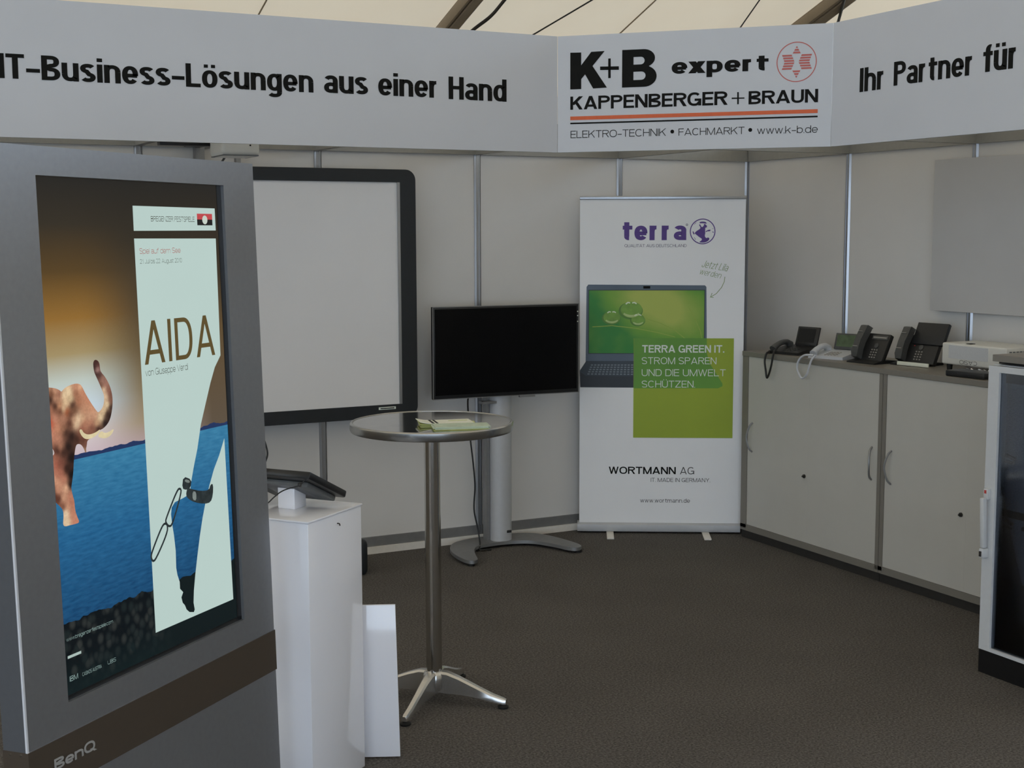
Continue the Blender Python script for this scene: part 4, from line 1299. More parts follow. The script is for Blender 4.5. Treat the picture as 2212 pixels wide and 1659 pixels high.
flyer_mesh(0.009).build('sheet', M['paper_white'], top)
MB().box((-0.052, 0, 0.0030), (0.010, 0.098, 0.0008)).build('stripe', M['ink_soft'], top)
MB().box((-0.036, 0, 0.0030), (0.008, 0.098, 0.0008)).build('stripe', M['ink_soft'], top)
MB().box((0.055, 0.012, 0.0030), (0.075, 0.010, 0.0008)).build('print', M['paper_green'], top)

# ------------------------------------------------------------------ television on a floor stand
ts = thing('tv_floor_stand', 'silver column floor stand with a curved foot under the black television', 'stand', (-1.915, -0.155, 0), 0.0)
base = [(-2.22, -.12), (-2.10, -.065), (-1.95, -.05), (-1.76, -.055), (-1.66, -.10), (-1.60, -.22), (-1.565, -.40), (-1.558, -.53), (-1.60, -.575), (-1.65, -.56), (-1.69, -.42), (-1.76, -.28), (-1.85, -.235), (-1.98, -.225), (-2.10, -.24), (-2.17, -.32), (-2.22, -.45), (-2.255, -.565), (-2.30, -.575), (-2.325, -.53), (-2.325, -.40), (-2.30, -.26)]
bl_ = smooth_poly([(x + 1.915, y + .155) for x, y in base], 2)
MB().prism(bl_, 0.016, 0.036).build('foot_frame', M['alu_dull'], ts)
for x, y in ((-0.375, -0.385), (0.325, -0.385), (-0.28, 0.05), (0.2, 0.06)):
    MB().cyl((x, y, 0), (x, y, 0.017), 0.02, seg=16).build('foot', M['rubber'], ts)
col = [(0.064 * math.cos(R(a)), -0.02 - 0.05 * math.sin(R(a))) for a in range(0, 181, 12)] + [(-0.064, 0.05), (0.064, 0.05)]
MB().prism(col, 0.036, 1.24).build('column', M['column'], ts, smooth=30)
MB().span((-0.088, 0.0, 0.036), (-0.068, 0.05, 1.22)).build('cable_duct', M['alu_dull'], ts)
MB().span((0.012, -0.0715, 0.085), (0.042, -0.066, 0.10)).build('badge', M['ink_soft'], ts)
MB().span((-0.14, -0.055, 0.87), (0.02, 0.0, 0.885)).span((-0.2, -0.075, 1.05), (0.2, -0.04, 1.3)).build('bracket', M['alu_dull'], ts)

tv = thing('television', 'black flat screen television on the silver floor stand', 'television', (-1.915, -0.262, 1.185), R(-3.2))
TW, TH = 0.468, 0.268
MB().span((-TW, 0, -TH), (TW, 0.028, TH), 0.004).build('housing', M['blackplastic'], tv)
MB().span((-TW + 0.014, -0.0012, -TH + 0.024), (TW - 0.014, 0.002, TH - 0.014)).build('screen', M['tvglass'], tv, smooth=0)
b = MB()
for (x0, z0, x1, z1) in ((-TW, -TH, TW, -TH + 0.003), (-TW, TH - 0.003, TW, TH), (-TW, -TH, -TW + .003, TH), (TW - .003, -TH, TW, TH)):
    b.span((x0 - 0.0005, -0.0025, z0 - .0005), (x1 + .0005, 0.0, z1 + .0005))
b.build('bezel_edge', M['alu_dull'], tv, smooth=0)
MB().span((0.08, 0.0, -TH - 0.012), (0.18, 0.02, -TH)).build('sensor', M['alu_dull'], tv)
for dz in (0.22, 0.195, 0.16):
    MB().cyl((TW - 0.008, -0.001, dz), (TW - 0.008, -0.003, dz), 0.004, seg=10).build('sticker_dot', M['white_print'], tv)
o = MB().tube([(-2.154, -0.225, 0.9145), (-2.152, -0.215, 0.895), (-2.144, -0.2, 0.843), (-2.133, -0.2, 0.691), (-2.113, -0.2, 0.524), (-2.102, -0.2, 0.384), (-2.109, -0.2, 0.245), (-2.090, -0.21, 0.131), (-2.088, -0.235, 0.045), (-2.10, -0.26, 0.012), (-2.03, -0.27, 0.008)], 0.005, 8).build('power_cable', M['cable'])
tag(o, 'thin black cable hanging from the television to the carpet', 'cable')

# ------------------------------------------------------------------ roll-up banner
bx, by, ba, bw = D['B_pose']
rb = thing('roll_up_banner', 'white roll-up banner with a printed laptop and a lime square in the corner', 'banner', (bx, by, 0), ba)
prof = [(-0.045, 0.012), (-0.050, 0.025), (-0.046, 0.054), (-0.030, 0.066), (0.030, 0.066), (0.048, 0.05), (0.050, 0.012)]
mx_ = Matrix(((0, 0, 1), (1, 0, 0), (0, 1, 0))).to_4x4()      # profile y,z extruded along x
MB().prism([(y + 0.03, zz) for y, zz in prof], 0.0, bw, mx_).build('cassette', M['column'], rb)
for x in (0.205, 0.800):
    MB().span((x - 0.022, -0.19, 0.0), (x + 0.022, 0.08, 0.011), 0.003).build('foot', M['white_trim'], rb)
MB().cyl((bw / 2, 0.045, 0.05), (bw / 2, 0.045, 2.07), 0.009, seg=14).build('pole', M['alu_dull'], rb)
BT = D['B_top']
MB().span((0.010, -0.006, BT - 0.022), (bw + 0.008, 0.012, BT), 0.003).build('top_rail', M['alu'], rb)
sheet = MB().span((0.012, 0.0, 0.06), (bw + 0.004, 0.0012, BT - 0.02)).build('printed_sheet', M['sheet'], rb, smooth=0)


def bp(name, loops, m, level):
    return print_shape(name, loops, m, sheet, 0.0003 + 0.0005 * level)


print_text('brand_lettering', D['B_terra'], M['purple'], sheet, 0.001)
print_text('lettering', D['B_qual'], M['purple_grey'], sheet, 0.001)
rr = D['B_reg']
bp('registered_mark', [ring(rr[0][0], rr[0][1], 0.007, 0.007, 0.0022, 20), ellipse(rr[0][0], rr[0][1], 0.002, 0.003, 10)], M['purple_grey'], 1)
g = D['B_globe']
gr_ = ((g[0][0] - g[1][0]) + (g[2][1] - g[0][1])) / 2
bp('globe_emblem', [ring(g[0][0], g[0][1], gr_, gr_, gr_ * 0.075)] + [smooth_poly(P, 2) for P in D['B_cont']], M['purple'], 1)
print_text('handwriting', D['B_hand'][0], M['handgreen'], sheet, 0.001, -0.17)
print_text('handwriting', D['B_hand'][1], M['handgreen'], sheet, 0.001, -0.21)
bp('handwritten_arrow', [stroke(P, 0.004) for P in D['B_arrow']], M['handgreen'], 1)
lid = D['B_lid']
bp('printed_laptop', [lid], M['lid'], 1)
bp('printed_laptop', [D['B_base']], M['base_dark'], 1.4)
bp('printed_laptop', [D['B_front']], M['front_dark'], 1.8)


def leaf_material():
    m, t, b_ = new_mat('leaf_picture_print')
    N, Lk = t.nodes, t.links
    tc = N.new('ShaderNodeTexCoord')
    mp = N.new('ShaderNodeMapping')
    mp.vector_type = 'TEXTURE'
    mp.inputs['Location'].default_value = (0.50, 0, 1.43)
    mp.inputs['Rotation'].default_value = (0, R(24), 0)
    mp.inputs['Scale'].default_value = (0.46, 1, 0.25)
    Lk.new(tc.outputs['Object'], mp.inputs['Vector'])
    gd = N.new('ShaderNodeTexGradient')
    gd.gradient_type = 'SPHERICAL'
    Lk.new(mp.outputs['Vector'], gd.inputs['Vector'])
    ns = N.new('ShaderNodeTexNoise')
    ns.inputs['Scale'].default_value = 7
    Lk.new(tc.outputs['Object'], ns.inputs['Vector'])
    ad = N.new('ShaderNodeMath')
    ad.operation = 'MULTIPLY_ADD'
    ad.inputs[1].default_value = 0.35
    Lk.new(ns.outputs['Fac'], ad.inputs[0])
    Lk.new(gd.outputs['Fac'], ad.inputs[2])
    rp = N.new('ShaderNodeValToRGB')
    e = rp.color_ramp.elements
    e[0].position, e[1].position = 0.16, 0.86
    e[0].color, e[1].color = (*lin((44, 132, 44)), 1), (*lin((176, 190, 84)), 1)
    q = e.new(0.46)
    q.color = (*lin((112, 164, 46)), 1)
    Lk.new(ad.outputs[0], rp.inputs['Fac'])
    Lk.new(rp.outputs['Color'], b_.inputs['Base Color'])
    b_.inputs['Roughness'].default_value = 0.5
    return m


dsp = rect4(D['B_disp'])
bp('printed_screen_edge', [[(dsp[0][0] - .004, dsp[0][1] - .004), (dsp[1][0] + .004, dsp[1][1] - .004), (dsp[2][0] + .004, dsp[2][1] + .004), (dsp[3][0] - .004, dsp[3][1] + .004)]], M['front_dark'], 1.6)
bp('printed_screen', [dsp], leaf_material(), 2.2)
(dx0, dz0), (dx1, dz1) = dsp[0], dsp[2]


def DU(u, v):
    return (dx0 + (dx1 - dx0) * u, dz0 + (dz1 - dz0) * v)


mVein = mat('leaf_vein_print', (150, 176, 66), 0.5)
vn = [[DU(.03, .42), DU(.2, .44), DU(.4, .40), DU(.6, .33), DU(.75, .26)], [DU(.5, .55), DU(.62, .48), DU(.74, .38), DU(.86, .2)], [DU(.86, .75), DU(.92, .55), DU(.97, .35), DU(.985, .2)]]
for P in vn:
    bp('printed_leaf_vein', [stroke(P, 0.005)], mVein, 2.6)
mDropS = mat('drop_shade_print', (84, 130, 44), 0.5)
mDropB = mat('drop_body_print', (118, 162, 58), 0.5, var=0.25, scale=14)
mDropR = mat('drop_rim_print', (178, 200, 128), 0.5, var=0.15, scale=20)
mDropH = mat('drop_shine_print', (222, 232, 202), 0.5)
for (c0, c1_, c2_) in D['B_drops']:
    rx, ry = c0[0] - c1_[0], c2_[1] - c0[1]
    cx, cy = c0
    bp('printed_drop', [ellipse(cx - rx * .06, cy - ry * .12, rx * 1.06, ry * 1.02)], mDropS, 2.8)
    bp('printed_drop', [ellipse(cx, cy, rx * .95, ry * .95)], mDropB, 3.2)
    hl = [stroke([(cx + rx * x0, cy + ry * y0), (cx + rx * (x0 + x1) / 2, cy + ry * (max(y0, y1) + .05)), (cx + rx * x1, cy + ry * y1)], ry * .16) for x0, y0, x1, y1 in ((-.5, .66, -.12, .8), (.06, .8, .45, .7))]
    bp('printed_drop_rim', [[(cx + rx * math.cos(R(a)) * .88, cy + ry * math.sin(R(a)) * .90) for a in range(215, 331, 9)] + [(cx + rx * math.cos(R(a)) * .8, cy + ry * (math.sin(R(a)) * .60)) for a in range(325, 214, -9)]], mDropR, 3.4)
    for q_ in hl:
        bp('printed_drop_shine', [q_], mDropH, 3.6)
bp('printed_webcam', [rect4(D['B_cam'])], M['ink'], 1.8)
# keyboard keys of the printed laptop
kq = D['B_keys']
ksh = []
for r_ in range(5):
    for c_ in range(13):
        u, v = (c_ + .5) / 13, (r_ + .5) / 5
        tl_, tr_, br_, bl2 = kq
        x = (tl_[0] * (1 - u) + tr_[0] * u) * (1 - v) + (bl2[0] * (1 - u) + br_[0] * u) * v
        y = (tl_[1] * (1 - u) + tr_[1] * u) * (1 - v) + (bl2[1] * (1 - u) + br_[1] * u) * v
        ksh.append([(x - .0075, y - .004), (x + .0065, y - .004), (x + .0075, y + .004), (x - .0065, y + .004)])
bp('printed_keys', ksh, mat('key_print', (112, 122, 130), .5), 2.2)
sq = rect4(D['B_sq'])
bp('lime_square', [sq], M['lime'], 4)
ov = D['B_over']
bp('lime_square_over_laptop', [smooth_poly(ov, 0)], M['limegreen'], 4.4)
print_text('lettering', D['B_sqt'][0] + D['B_sqt'][1], M['white_print'], sheet, 0.0031)
print_text('lettering', D['B_w'][:1], M['ink'], sheet, 0.001)
print_text('lettering', D['B_w'][1:], M['ink_soft'], sheet, 0.001)

# ------------------------------------------------------------------ interactive whiteboard on its stand, short-throw projector
wx0, wx1, wz0, wz1, wy = -4.28, -2.446, 0.823, 2.232, -0.16
wbd = thing('interactive_whiteboard', 'large interactive whiteboard with a thick black rounded frame', 'whiteboard', (-3.363, wy, 0.823), 0.0)
hw, hh = (wx1 - wx0) / 2, wz1 - wz0


def rrect(x0, z0, x1, z1, r, n_=8):
    P = []
    for cx, cz, a in ((x1 - r, z0 + r, -90), (x1 - r, z1 - r, 0), (x0 + r, z1 - r, 90), (x0 + r, z0 + r, 180)):
        P += [(cx + r * math.cos(R(a + 90 * k / n_)), cz + r * math.sin(R(a + 90 * k / n_))) for k in range(n_ + 1)]
    return P


out_, inn = rrect(-hw, 0, hw, hh, 0.06), rrect(-hw + 0.105, 0.075, hw - 0.105, hh - 0.072, 0.004)
b = MB()
n_ = len(out_)
vs = []
for y in (0.0, 0.045):
    vs.append(([b.bm.verts.new((x, y, zz)) for x, zz in out_], [b.bm.verts.new((x, y, zz)) for x, zz in inn]))
for k in range(n_):
    j = (k + 1) % n_
    b.bm.faces.new((vs[0][0][k], vs[0][0][j], vs[0][1][j], vs[0][1][k]))
    b.bm.faces.new((vs[1][0][k], vs[1][0][j], vs[1][1][j], vs[1][1][k]))
    b.bm.faces.new((vs[0][0][k], vs[0][0][j], vs[1][0][j], vs[1][0][k]))
    b.bm.faces.new((vs[0][1][k], vs[0][1][j], vs[1][1][j], vs[1][1][k]))
b.build('frame', M['frame_black'], wbd)
MB().span((-hw + 0.10, 0.008, 0.07), (hw - 0.10, 0.03, hh - 0.066)).build('writing_surface', M['whiteboard'], wbd, smooth=0)
MB().span((hw - 0.112, -0.001, 0.075), (hw - 0.096, 0.006, hh - 0.072)).build('light_strip', M['alu'], wbd, smooth=0)
lb = MB().box((hw - 0.19, -0.001, 0.055), (0.105, 0.003, 0.015), None, 0.0012).build('name_plate', M['white_print'], wbd)
MB().box((hw - 0.19, -0.0028, 0.055), (0.085, 0.001, 0.006)).build('name_print', M['ink_soft'], lb)

st = thing('whiteboard_stand', 'tall stand behind the interactive whiteboard carrying the projector arm', 'stand', (-3.66, -0.07, 0), 0.0)
MB().span((-0.02, -0.02, 0.0), (0.03, 0.03, 2.42)).span((0.20, -0.02, 0.0), (0.225, 0.02, 2.42)).build('column', M['alu_dull'], st)
for s in (-1, 1):
    MB().box((s * 0.66 + 0.085, -0.34, 0.10), (0.075, 0.12, 0.20), None, 0.03, 3).span((s * 0.66 + 0.075, -0.30, 0.03), (s * 0.66 + 0.115, 0.02, 0.08)).build('foot', M['frame_black'], st)
MB().span((-0.60, -0.01, 0.03), (0.72, 0.02, 0.08)).build('cross_bar', M['frame_black'], st)
pj = thing('short_throw_projector', 'white projector hanging from an arm under the fascia above the whiteboard', 'projector', (-3.70, -0.93, 2.235), 0.0)
MB().box((0, 0, 0.07), (0.185, 0.22, 0.14), None, 0.022, 4).build('housing', M['projwhite'], pj)
MB().span((-0.085, -0.108, 0.001), (0.085, 0.108, 0.006)).build('bottom_lip', M['vent'], pj)
MB().cyl((0.045, -0.108, 0.05), (0.045, -0.1115, 0.05), 0.004, seg=10).build('indicator', M['ink'], pj)
MB().span((-0.04, 0.10, 0.095), (0.05, 0.835, 0.135)).build('arm', M['blackplastic'], pj)
MB().span((-0.27, 0.37, 0.072), (0.05, 0.43, 0.095), 0.004).build('arm_plate', M['blackplastic'], pj)
MB().tube([(-0.01, 0.10, 0.04), (0.0, 0.2, 0.0), (0.01, 0.4, -0.04), (0.01, 0.6, -0.12)], 0.006, 6).build('cable', M['cable'], pj)

# ------------------------------------------------------------------ two sliding-door cabinets under one worktop
XF, XB, ZT = -0.501, -0.045, 1.125


def make_cabinet(y0, y1, label, left=0.026):
    c = thing('sliding_door_cabinet', label, 'cabinet', (XF, y0, 0), R(-90), 'cabinets along the right wall')
    W = y0 - y1                      # local x runs to the right along the front, local y into the cabinet
    dp = XB - XF
    b_ = MB()
    b_.span((0, 0, 0.065), (left, dp, ZT)).span((W - 0.026, 0, 0.065), (W, dp, ZT))
    b_.span((left, dp - 0.01, 0.065), (W - 0.026, dp, ZT)).span((left, 0.02, ZT - 0.02), (W - 0.026, dp, ZT))
    b_.span((0.0, 0.0, 0.05), (W, dp, 0.088))
    b_.build('carcass', M['taupe'], c, smooth=0)
    MB().span((0.0, 0.012, 0.0), (W, dp, 0.05)).build('plinth', M['darkbase'], c, smooth=0)
    for k in range(2):
        dw = (W - left - 0.028) / 2
        xa, xb = left + 0.001 + k * dw, left + 0.001 + (k + 1) * dw
        d_ = MB().span((xa + 0.00012 * k, 0.004, 0.089), (xb - 0.00012 * (1 - k), 0.020, ZT - 0.021 + 0.02)).build('door', M['door'], c, smooth=0)
        hx = xa + 0.045 if k == 0 else xb - 0.045
        s_ = 1 if k == 0 else -1
        MB().tube([(hx, 0.004, 0.545), (hx - s_ * 0.006, -0.018, 0.57), (hx - s_ * 0.016, -0.03, 0.635), (hx - s_ * 0.006, -0.018, 0.70), (hx, 0.004, 0.725)], 0.0055, 8).build('handle', M['alu_dull'], d_)
        if k == 0:
            MB().cyl((xb - 0.03, 0.006, 0.475), (xb - 0.03, -0.004, 0.475), 0.011, seg=16).cyl((xb - 0.03, -0.003, 0.475), (xb - 0.03, -0.014, 0.475), 0.005, seg=10).build('lock', M['darkbase'], d_)
    return c


make_cabinet(-0.652, -1.874, 'white cabinet with grey edges nearest to the roll-up banner', 0.056)
make_cabinet(-1.878, -3.084, 'white cabinet with grey edges partly hidden by the server rack')
o = MB().span((XF - 0.004, -3.086, ZT + 0.0005), (XB + 0.006, -0.650, 1.155), 0.002).build('worktop', M['taupe'], smooth=0)
tag(o, 'long grey-brown worktop lying across both white cabinets', 'worktop')

# ------------------------------------------------------------------ desk phones
WT = 1.1555


def keypad(par, x0, z0, dx, dz, cols, rows, tf, m, s=0.006, name='keypad'):
    b_ = MB()
    for i in range(cols):
        for j in range(rows):
            b_.box((x0 + dx * i, 0, z0 + dz * j), (s * 1.3, 0.003, s))
    bmesh.ops.transform(b_.bm, matrix=tf, verts=b_.bm.verts[:])
    return b_.build(name, m, par, smooth=0)


def flat_phone(label, x, y, rot, body, dark, scr_mat, cord_pts, cord_m, scr_h):
    """desk phone with a low body, handset lying on the left and a flip-up screen"""
    p = thing('desk_phone', label, 'telephone', (x, y, WT), rot, 'desk phones on the worktop')
    b_ = MB()
    b_.loft([[(0.02, 0.0, 0.0), (0.245, 0.0, 0.0), (0.245, 0.0, 0.016), (0.02, 0.0, 0.016)], [(0.02, 0.19, 0.0), (0.245, 0.19, 0.0), (0.245, 0.19, 0.046), (0.02, 0.19, 0.046)]])
    b_.build('body', body, p)
    tf = Matrix.Translation((0.0, 0.0, 0.018)) @ Matrix.Rotation(R(-81), 4, 'X')
    keypad(p, 0.115, 0.03, 0.02, 0.022, 4, 4, tf, M['key'] if body is not M['phone'] else M['phone_grey'], 0.009)
    b_ = MB()
    b_.tube([(0.055, 0.0, 0.026), (0.055, 0.03, 0.046), (0.055, 0.08, 0.062), (0.055, 0.125, 0.062), (0.055, 0.155, 0.046)], lambda t: 0.016 + 0.008 * (abs(t - .5) * 2) ** 2.0, 12)
    b_.build('handset', dark, p)
    tr = Matrix.Translation((0.168, 0.165, 0.045)) @ Matrix.Rotation(R(-17), 4, 'X')
    b_ = MB().box((0, 0, scr_h / 2), (0.16, 0.014, scr_h), None, 0.003)
    bmesh.ops.transform(b_.bm, matrix=tr, verts=b_.bm.verts[:])
    b_.build('screen_housing', M['phone'] if body is M['phone'] else M['phone_grey'], p)
    b_ = MB().box((-0.005, -0.008, scr_h * .53), (0.122, 0.002, scr_h * .72))
    bmesh.ops.transform(b_.bm, matrix=tr, verts=b_.bm.verts[:])
    b_.build('screen', scr_mat, p)
    ct_ = Matrix.Rotation(-rot, 3, 'Z')
    pts = [tuple(ct_ @ (Vector(q) - Vector((x, y, WT)))) for q in cord_pts]
    MB().tube(pts, 0.006, 8).build('cord', cord_m, p)
    return p


mScr1 = emit('phone_screen_off', (36, 36, 34), 0.4)
mScr2 = emit('phone_screen_green', (62, 74, 54), 0.7, 0.25, 25)
flat_phone('black desk phone with raised screen and dangling black cord beside the banner', -0.478, -0.845, R(-90 + 12), M['phone'], M['phone_grey'], mScr1,
           [(-0.47, -0.86, 1.162), (-0.50, -0.905, 1.166), (-0.526, -0.914, 1.160), (-0.535, -0.910, 1.115), (-0.535, -0.921, 1.061), (-0.535, -0.933, 1.018), (-0.535, -0.952, 1.042), (-0.535, -0.972, 1.093), (-0.530, -0.980, 1.150), (-0.505, -0.965, 1.183)], M['cable'], 0.115)
flat_phone('white desk phone with green screen and white cord over the cabinet door', -0.468, -1.195, R(-90 + 18), M['phone_white'], M['phone_white'], mScr2,
           [(-0.505, -1.313, 1.180), (-0.528, -1.264, 1.178), (-0.535, -1.222, 1.146), (-0.535, -1.209, 1.1), (-0.535, -1.231, 1.062), (-0.535, -1.256, 1.046), (-0.535, -1.292, 1.068), (-0.535, -1.311, 1.109), (-0.530, -1.326, 1.155), (-0.51, -1.335, 1.183)], M['phone_white'], 0.095)


def upright_phone(label, x, y, rot, tall):
    p = thing('desk_phone', label, 'telephone', (x, y, WT), rot, 'desk phones on the worktop')
    lean = R(-26)
    b_ = MB()
    b_.loft([[(0.0, -0.045, 0.0), (0.205, -0.045, 0.0), (0.205, -0.045, 0.006), (0.0, -0.045, 0.006)], [(0.0, 0.03, 0.0), (0.2, 0.03, 0.0), (0.2, 0.03, 0.02), (0.0, 0.03, 0.02)], [(0.02, 0.15, 0.0), (0.2, 0.15, 0.0), (0.2, 0.15, 0.012), (0.02, 0.15, 0.012)]])
    b_.build('stand', M['rubber'], p)
    T = Matrix.Translation((0, 0.012, 0.012)) @ Matrix.Rotation(lean, 4, 'X')

    def part(name, bb, m, smooth=40):
        bmesh.ops.transform(bb.bm, matrix=T, verts=bb.bm.verts[:])
        return bb.build(name, m, p, smooth=smooth)
    W = 0.20 if not tall else 0.235
    part('body', MB().span((0.0, 0.0, 0.0), (W, 0.03, 0.165), 0.006), M['phone'])
    part('handset', MB().loft([[(0.032 + 0.024 * sx * k, -0.03 + 0.022 * sy + dy, zz) for sx, sy in ((-1, -1), (1, -1), (1, 1), (-1, 1))] for zz, k, dy in ((0.004, .8, .012), (0.03, 1.0, 0.0), (0.06, .92, -.004), (0.10, .92, -.006), (0.15, 1.0, 0.0), (0.188, 1.0, .004), (0.195, .8, .014))]), M['phone_grey'])
    part('handset_trim', MB().span((0.012, -0.058, 0.058), (0.045, -0.054, 0.062)).span((0.014, -0.058, 0.148), (0.045, -0.053, 0.151)), M['key'], 0)
    keypad(p, 0.105, 0.022, 0.018, 0.015, 3, 4, T @ Matrix.Translation((0, -0.001, 0)), M['key'], 0.006)
    part('navigation_pad', MB().cyl((0.128, 0.001, 0.092), (0.128, -0.004, 0.092), 0.014, seg=20), M['phone_grey'])
    if tall:
        part('screen', MB().span((0.062, -0.012, 0.108), (W + 0.03, 0.012, 0.235), 0.004), M['blackplastic'])
        part('indicator', MB().box((0.082, -0.002, 0.10), (0.006, 0.003, 0.004)), M['redsticker'], 0)
        MB().span((0.05, -0.052, 0.002), (0.255, -0.043, 0.022), 0.002).build('front_card', M['paper_white'], p)
    else:
        part('display', MB().span((0.078, -0.003, 0.128), (0.19, 0.001, 0.152)), M['phone_grey'], 0)
        part('display_text', MB().span((0.086, -0.005, 0.136), (0.182, -0.002, 0.143)), M['key'], 0)
    return p


upright_phone('black upright desk phone with small keypad between the white phone and the big-screen phone', -0.385, -1.502, R(-90 + 4), False)
upright_phone('black upright desk phone with a tall tilted screen beside the white projector', -0.27, -1.718, R(-90 + 8), True)

# ------------------------------------------------------------------ projector and bits at the worktop's end
pr = thing('projector', 'white boxy projector with upside-down lettering on the worktop end', 'projector', (-0.30, -2.085, 1.1555), R(-90))
PWd = 0.43
MB().span((0, 0, 0.035), (PWd, 0.255, 0.146), 0.01, 3).build('housing', M['projwhite'], pr)
MB().span((0.05, -0.0012, 0.068), (0.315, 0.002, 0.136), 0.0008).build('front_grille', mat('projector_grille', (196, 197, 198), .5, var=.03, scale=120), pr, smooth=0)
for x, y in ((0.03, 0.03), (PWd - 0.03, 0.03), (PWd / 2, 0.22)):
    MB().cyl((x, y, 0), (x, y, 0.04), 0.013, 0.016, seg=16).build('foot', M['rubber'], pr)
MB().box((0.165, 0.035, 0.147), (0.03, 0.035, 0.004), None, 0.0015).build('lens_cover_latch', M['ink'], pr)
b = MB()
for k in range(9):
    for j in range(3):
        b.box((PWd + 0.0006, 0.03 + 0.024 * k, 0.10 + 0.012 * j), (0.002, 0.016, 0.005))
b.build('vent', M['vent'], pr, smooth=0)
tx = print_text('brand_lettering', [('CASIO', 0.0, 0.118, 0.0, 0.020, 'm')], M['ink_soft'], pr, 0.0012)
for v in tx[0].data.vertices:          # the projector stands on its head, so does its lettering
    v.co.x, v.co.z = 0.245 - v.co.x, 0.063 - v.co.z
bx_ = thing('adapter_box', 'small black box with a crinkled foil strip in front of the white projector', 'box', (-0.485, -2.30, 1.1555), R(-86))
MB().span((0, 0, 0), (0.24, 0.13, 0.030), 0.006).build('case', M['blackplastic'], bx_)
b = MB()
for k in range(12):
    b.box((0.005 + 0.018 * k, 0.135 + 0.004 * (k % 3), 0.022 + 0.004 * (k % 2)), (0.022, 0.012, 0.006), (0.3 * (k % 3 - 1), 0.4 * (k % 2), 0.2))
b.build('foil', M['glint'], bx_)

# board fixed on the right wall
o = MB().span((-0.06, -3.3, 1.445), (-0.024, -1.748, 2.26), 0.001).build('wall_board', M['panelgrey'], smooth=0)
tag(o, 'plain grey board hung on the right wall over the projector', 'board')

# ------------------------------------------------------------------ server rack
rk = thing('server_rack', 'grey server rack with dark glass door at the right edge', 'rack', (-1.151, -3.21, 0), R(-90))
RW, RD, RH = 0.60, 0.80, 1.322      # local x to the right along the front, y into the rack
MB().span((0, 0.002, 0), (RW, RD, 0.098)).build('plinth', M['rackblack'], rk, smooth=0)
b = MB()
b.span((0, 0.03, 0.098), (0.012, RD, RH)).span((RW - 0.012, 0.03, 0.098), (RW, RD, RH)).span((0.012, RD - 0.01, 0.098), (RW - 0.012, RD, RH)).span((0.012, 0.03, RH - 0.012), (RW - 0.012, RD - .01, RH)).span((0.012, 0.03, 0.098), (RW - 0.012, RD - .01, 0.105))
b.build('housing', M['rackwhite'], rk, smooth=0)


def mesh_dark():
    m, t, b_ = new_mat('perforated_dark_steel')
    N, Lk = t.nodes, t.links
    tc = N.new('ShaderNodeTexCoord')
    mp = N.new('ShaderNodeMapping')
    mp.inputs['Rotation'].default_value = (0, R(45), 0)
    mp.inputs['Scale'].default_value = (230, 0.001, 230)
    ck = N.new('ShaderNodeTexChecker')
    ck.inputs['Scale'].default_value = 1
    ck.inputs['Color1'].default_value = (*lin((84, 92, 104)), 1)
    ck.inputs['Color2'].default_value = (*lin((138, 148, 164)), 1)
    Lk.new(tc.outputs['Object'], mp.inputs['Vector'])
    Lk.new(mp.outputs['Vector'], ck.inputs['Vector'])
    Lk.new(ck.outputs['Color'], b_.inputs['Base Color'])
    b_.inputs['Roughness'].default_value = 0.4
    b_.inputs['Metallic'].default_value = 0.3
    return m


def dark_glass():
    m = bpy.data.materials.new('tinted_glass')
    m.use_nodes = True
    t = m.node_tree
    for nn in list(t.nodes):
        t.nodes.remove(nn)
    o_ = t.nodes.new('ShaderNodeOutputMaterial')
    tr = t.nodes.new('ShaderNodeBsdfTransparent')
    tr.inputs['Color'].default_value = (0.8, 0.83, 0.88, 1)
    gl = t.nodes.new('ShaderNodeBsdfGlossy')
    gl.inputs['Roughness'].default_value = 0.05
    fr_ = t.nodes.new('ShaderNodeFresnel')
    fr_.inputs['IOR'].default_value = 1.45
    mx = t.nodes.new('ShaderNodeMixShader')
    t.links.new(fr_.outputs[0], mx.inputs['Fac'])
    t.links.new(tr.outputs[0], mx.inputs[1])
    t.links.new(gl.outputs[0], mx.inputs[2])
    t.links.new(mx.outputs[0], o_.inputs['Surface'])
    return m


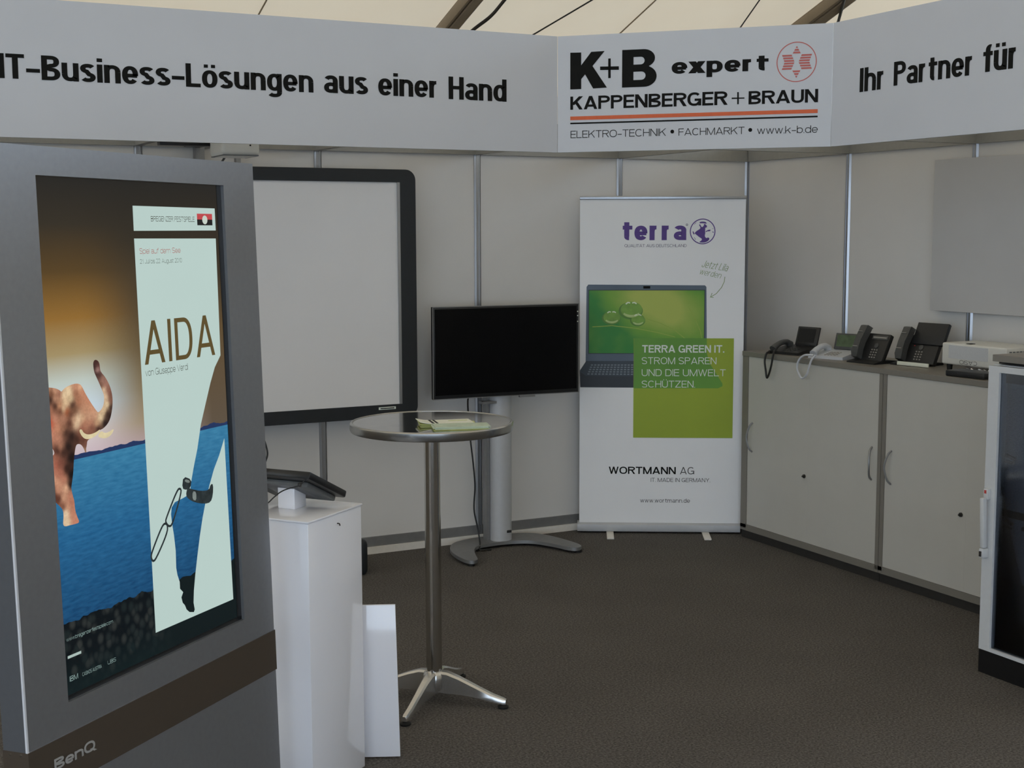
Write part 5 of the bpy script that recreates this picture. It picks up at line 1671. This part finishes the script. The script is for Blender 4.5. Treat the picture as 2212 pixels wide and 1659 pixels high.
MB().span((0.012, 0.10, 0.105), (RW - 0.012, 0.11, RH - 0.012)).build('inner_panel', mesh_dark(), rk, smooth=0)
b = MB().span((0.012, 0.09, 1.24), (RW - 0.012, 0.099, RH - 0.012)).span((0.014, 0.085, 0.672), (RW - 0.014, 0.099, 0.702)).span((0.012, 0.05, 0.106), (RW - 0.012, 0.099, 0.16)).span((0.12, 0.05, 0.16), (0.30, 0.099, 0.235)).span((0.165, 0.06, 1.14), (0.32, 0.099, 1.24))
b.build('inner_rail', M['rackblack'], rk, smooth=0)
for zz in (0.93, 0.652, 0.40):
    b = MB().box((0.055, 0.086, zz), (0.05, 0.012, 0.012), (0, 0.25, 0)).box((0.05, 0.086, zz - 0.022), (0.045, 0.012, 0.01), (0, 0.1, 0))
    b.cyl((0.15, 0.088, zz - .01), (0.15, 0.07, zz - .01), 0.01, seg=12)
    b.build('cable_clip', M['blackplastic'], rk)
    MB().cyl((0.165, 0.088, zz - .012), (0.165, 0.064, zz - .012), 0.006, seg=12).build('screw', M['chrome'], rk)
dr = MB().span((0, 0, 0.102), (0.057, 0.028, RH - 0.004)).span((RW - 0.057, 0, 0.102), (RW, 0.028, RH - 0.004)).span((0.057, 0, 0.102), (RW - 0.057, 0.028, 0.116)).span((0.057, 0, RH - 0.03), (RW - 0.057, 0.028, RH - 0.004)).build('door', M['rackwhite'], rk, smooth=0)
MB().span((0.057, 0.012, 0.116), (RW - 0.057, 0.016, RH - 0.03)).build('glass_pane', dark_glass(), dr, smooth=0)
hb = MB()
hb.box((0.024, -0.024, 0.655), (0.022, 0.022, 0.215), (R(3), 0, 0), 0.005)
hb.span((0.012, -0.018, 0.755), (0.036, 0.0, 0.80), 0.003).span((0.012, -0.032, 0.505), (0.036, 0.0, 0.545), 0.004)
hb.build('handle', M['rackwhite'], dr)
MB().box((0.024, -0.0195, 0.787), (0.010, 0.002, 0.014)).build('handle_mark', M['redsticker'], dr)
MB().box((0.022, -0.034, 0.522), (0.010, 0.006, 0.022)).build('lock', M['darkbase'], dr)
tp = MB().span((-0.002, 0.06, RH), (RW, RD - 0.02, RH + 0.0145)).build('top_cap', M['rackblack'], rk, smooth=0)
o = MB().span((0.021, -0.003, RH + 0.015), (RW + 0.05, RD - 0.05, RH + 0.043), 0.001).build('shelf_board', M['taupe'], loc=(-1.151, -3.21, 0), rot=(0, 0, R(-90)), smooth=0)
tag(o, 'grey-brown board lying on top of the server rack', 'board')
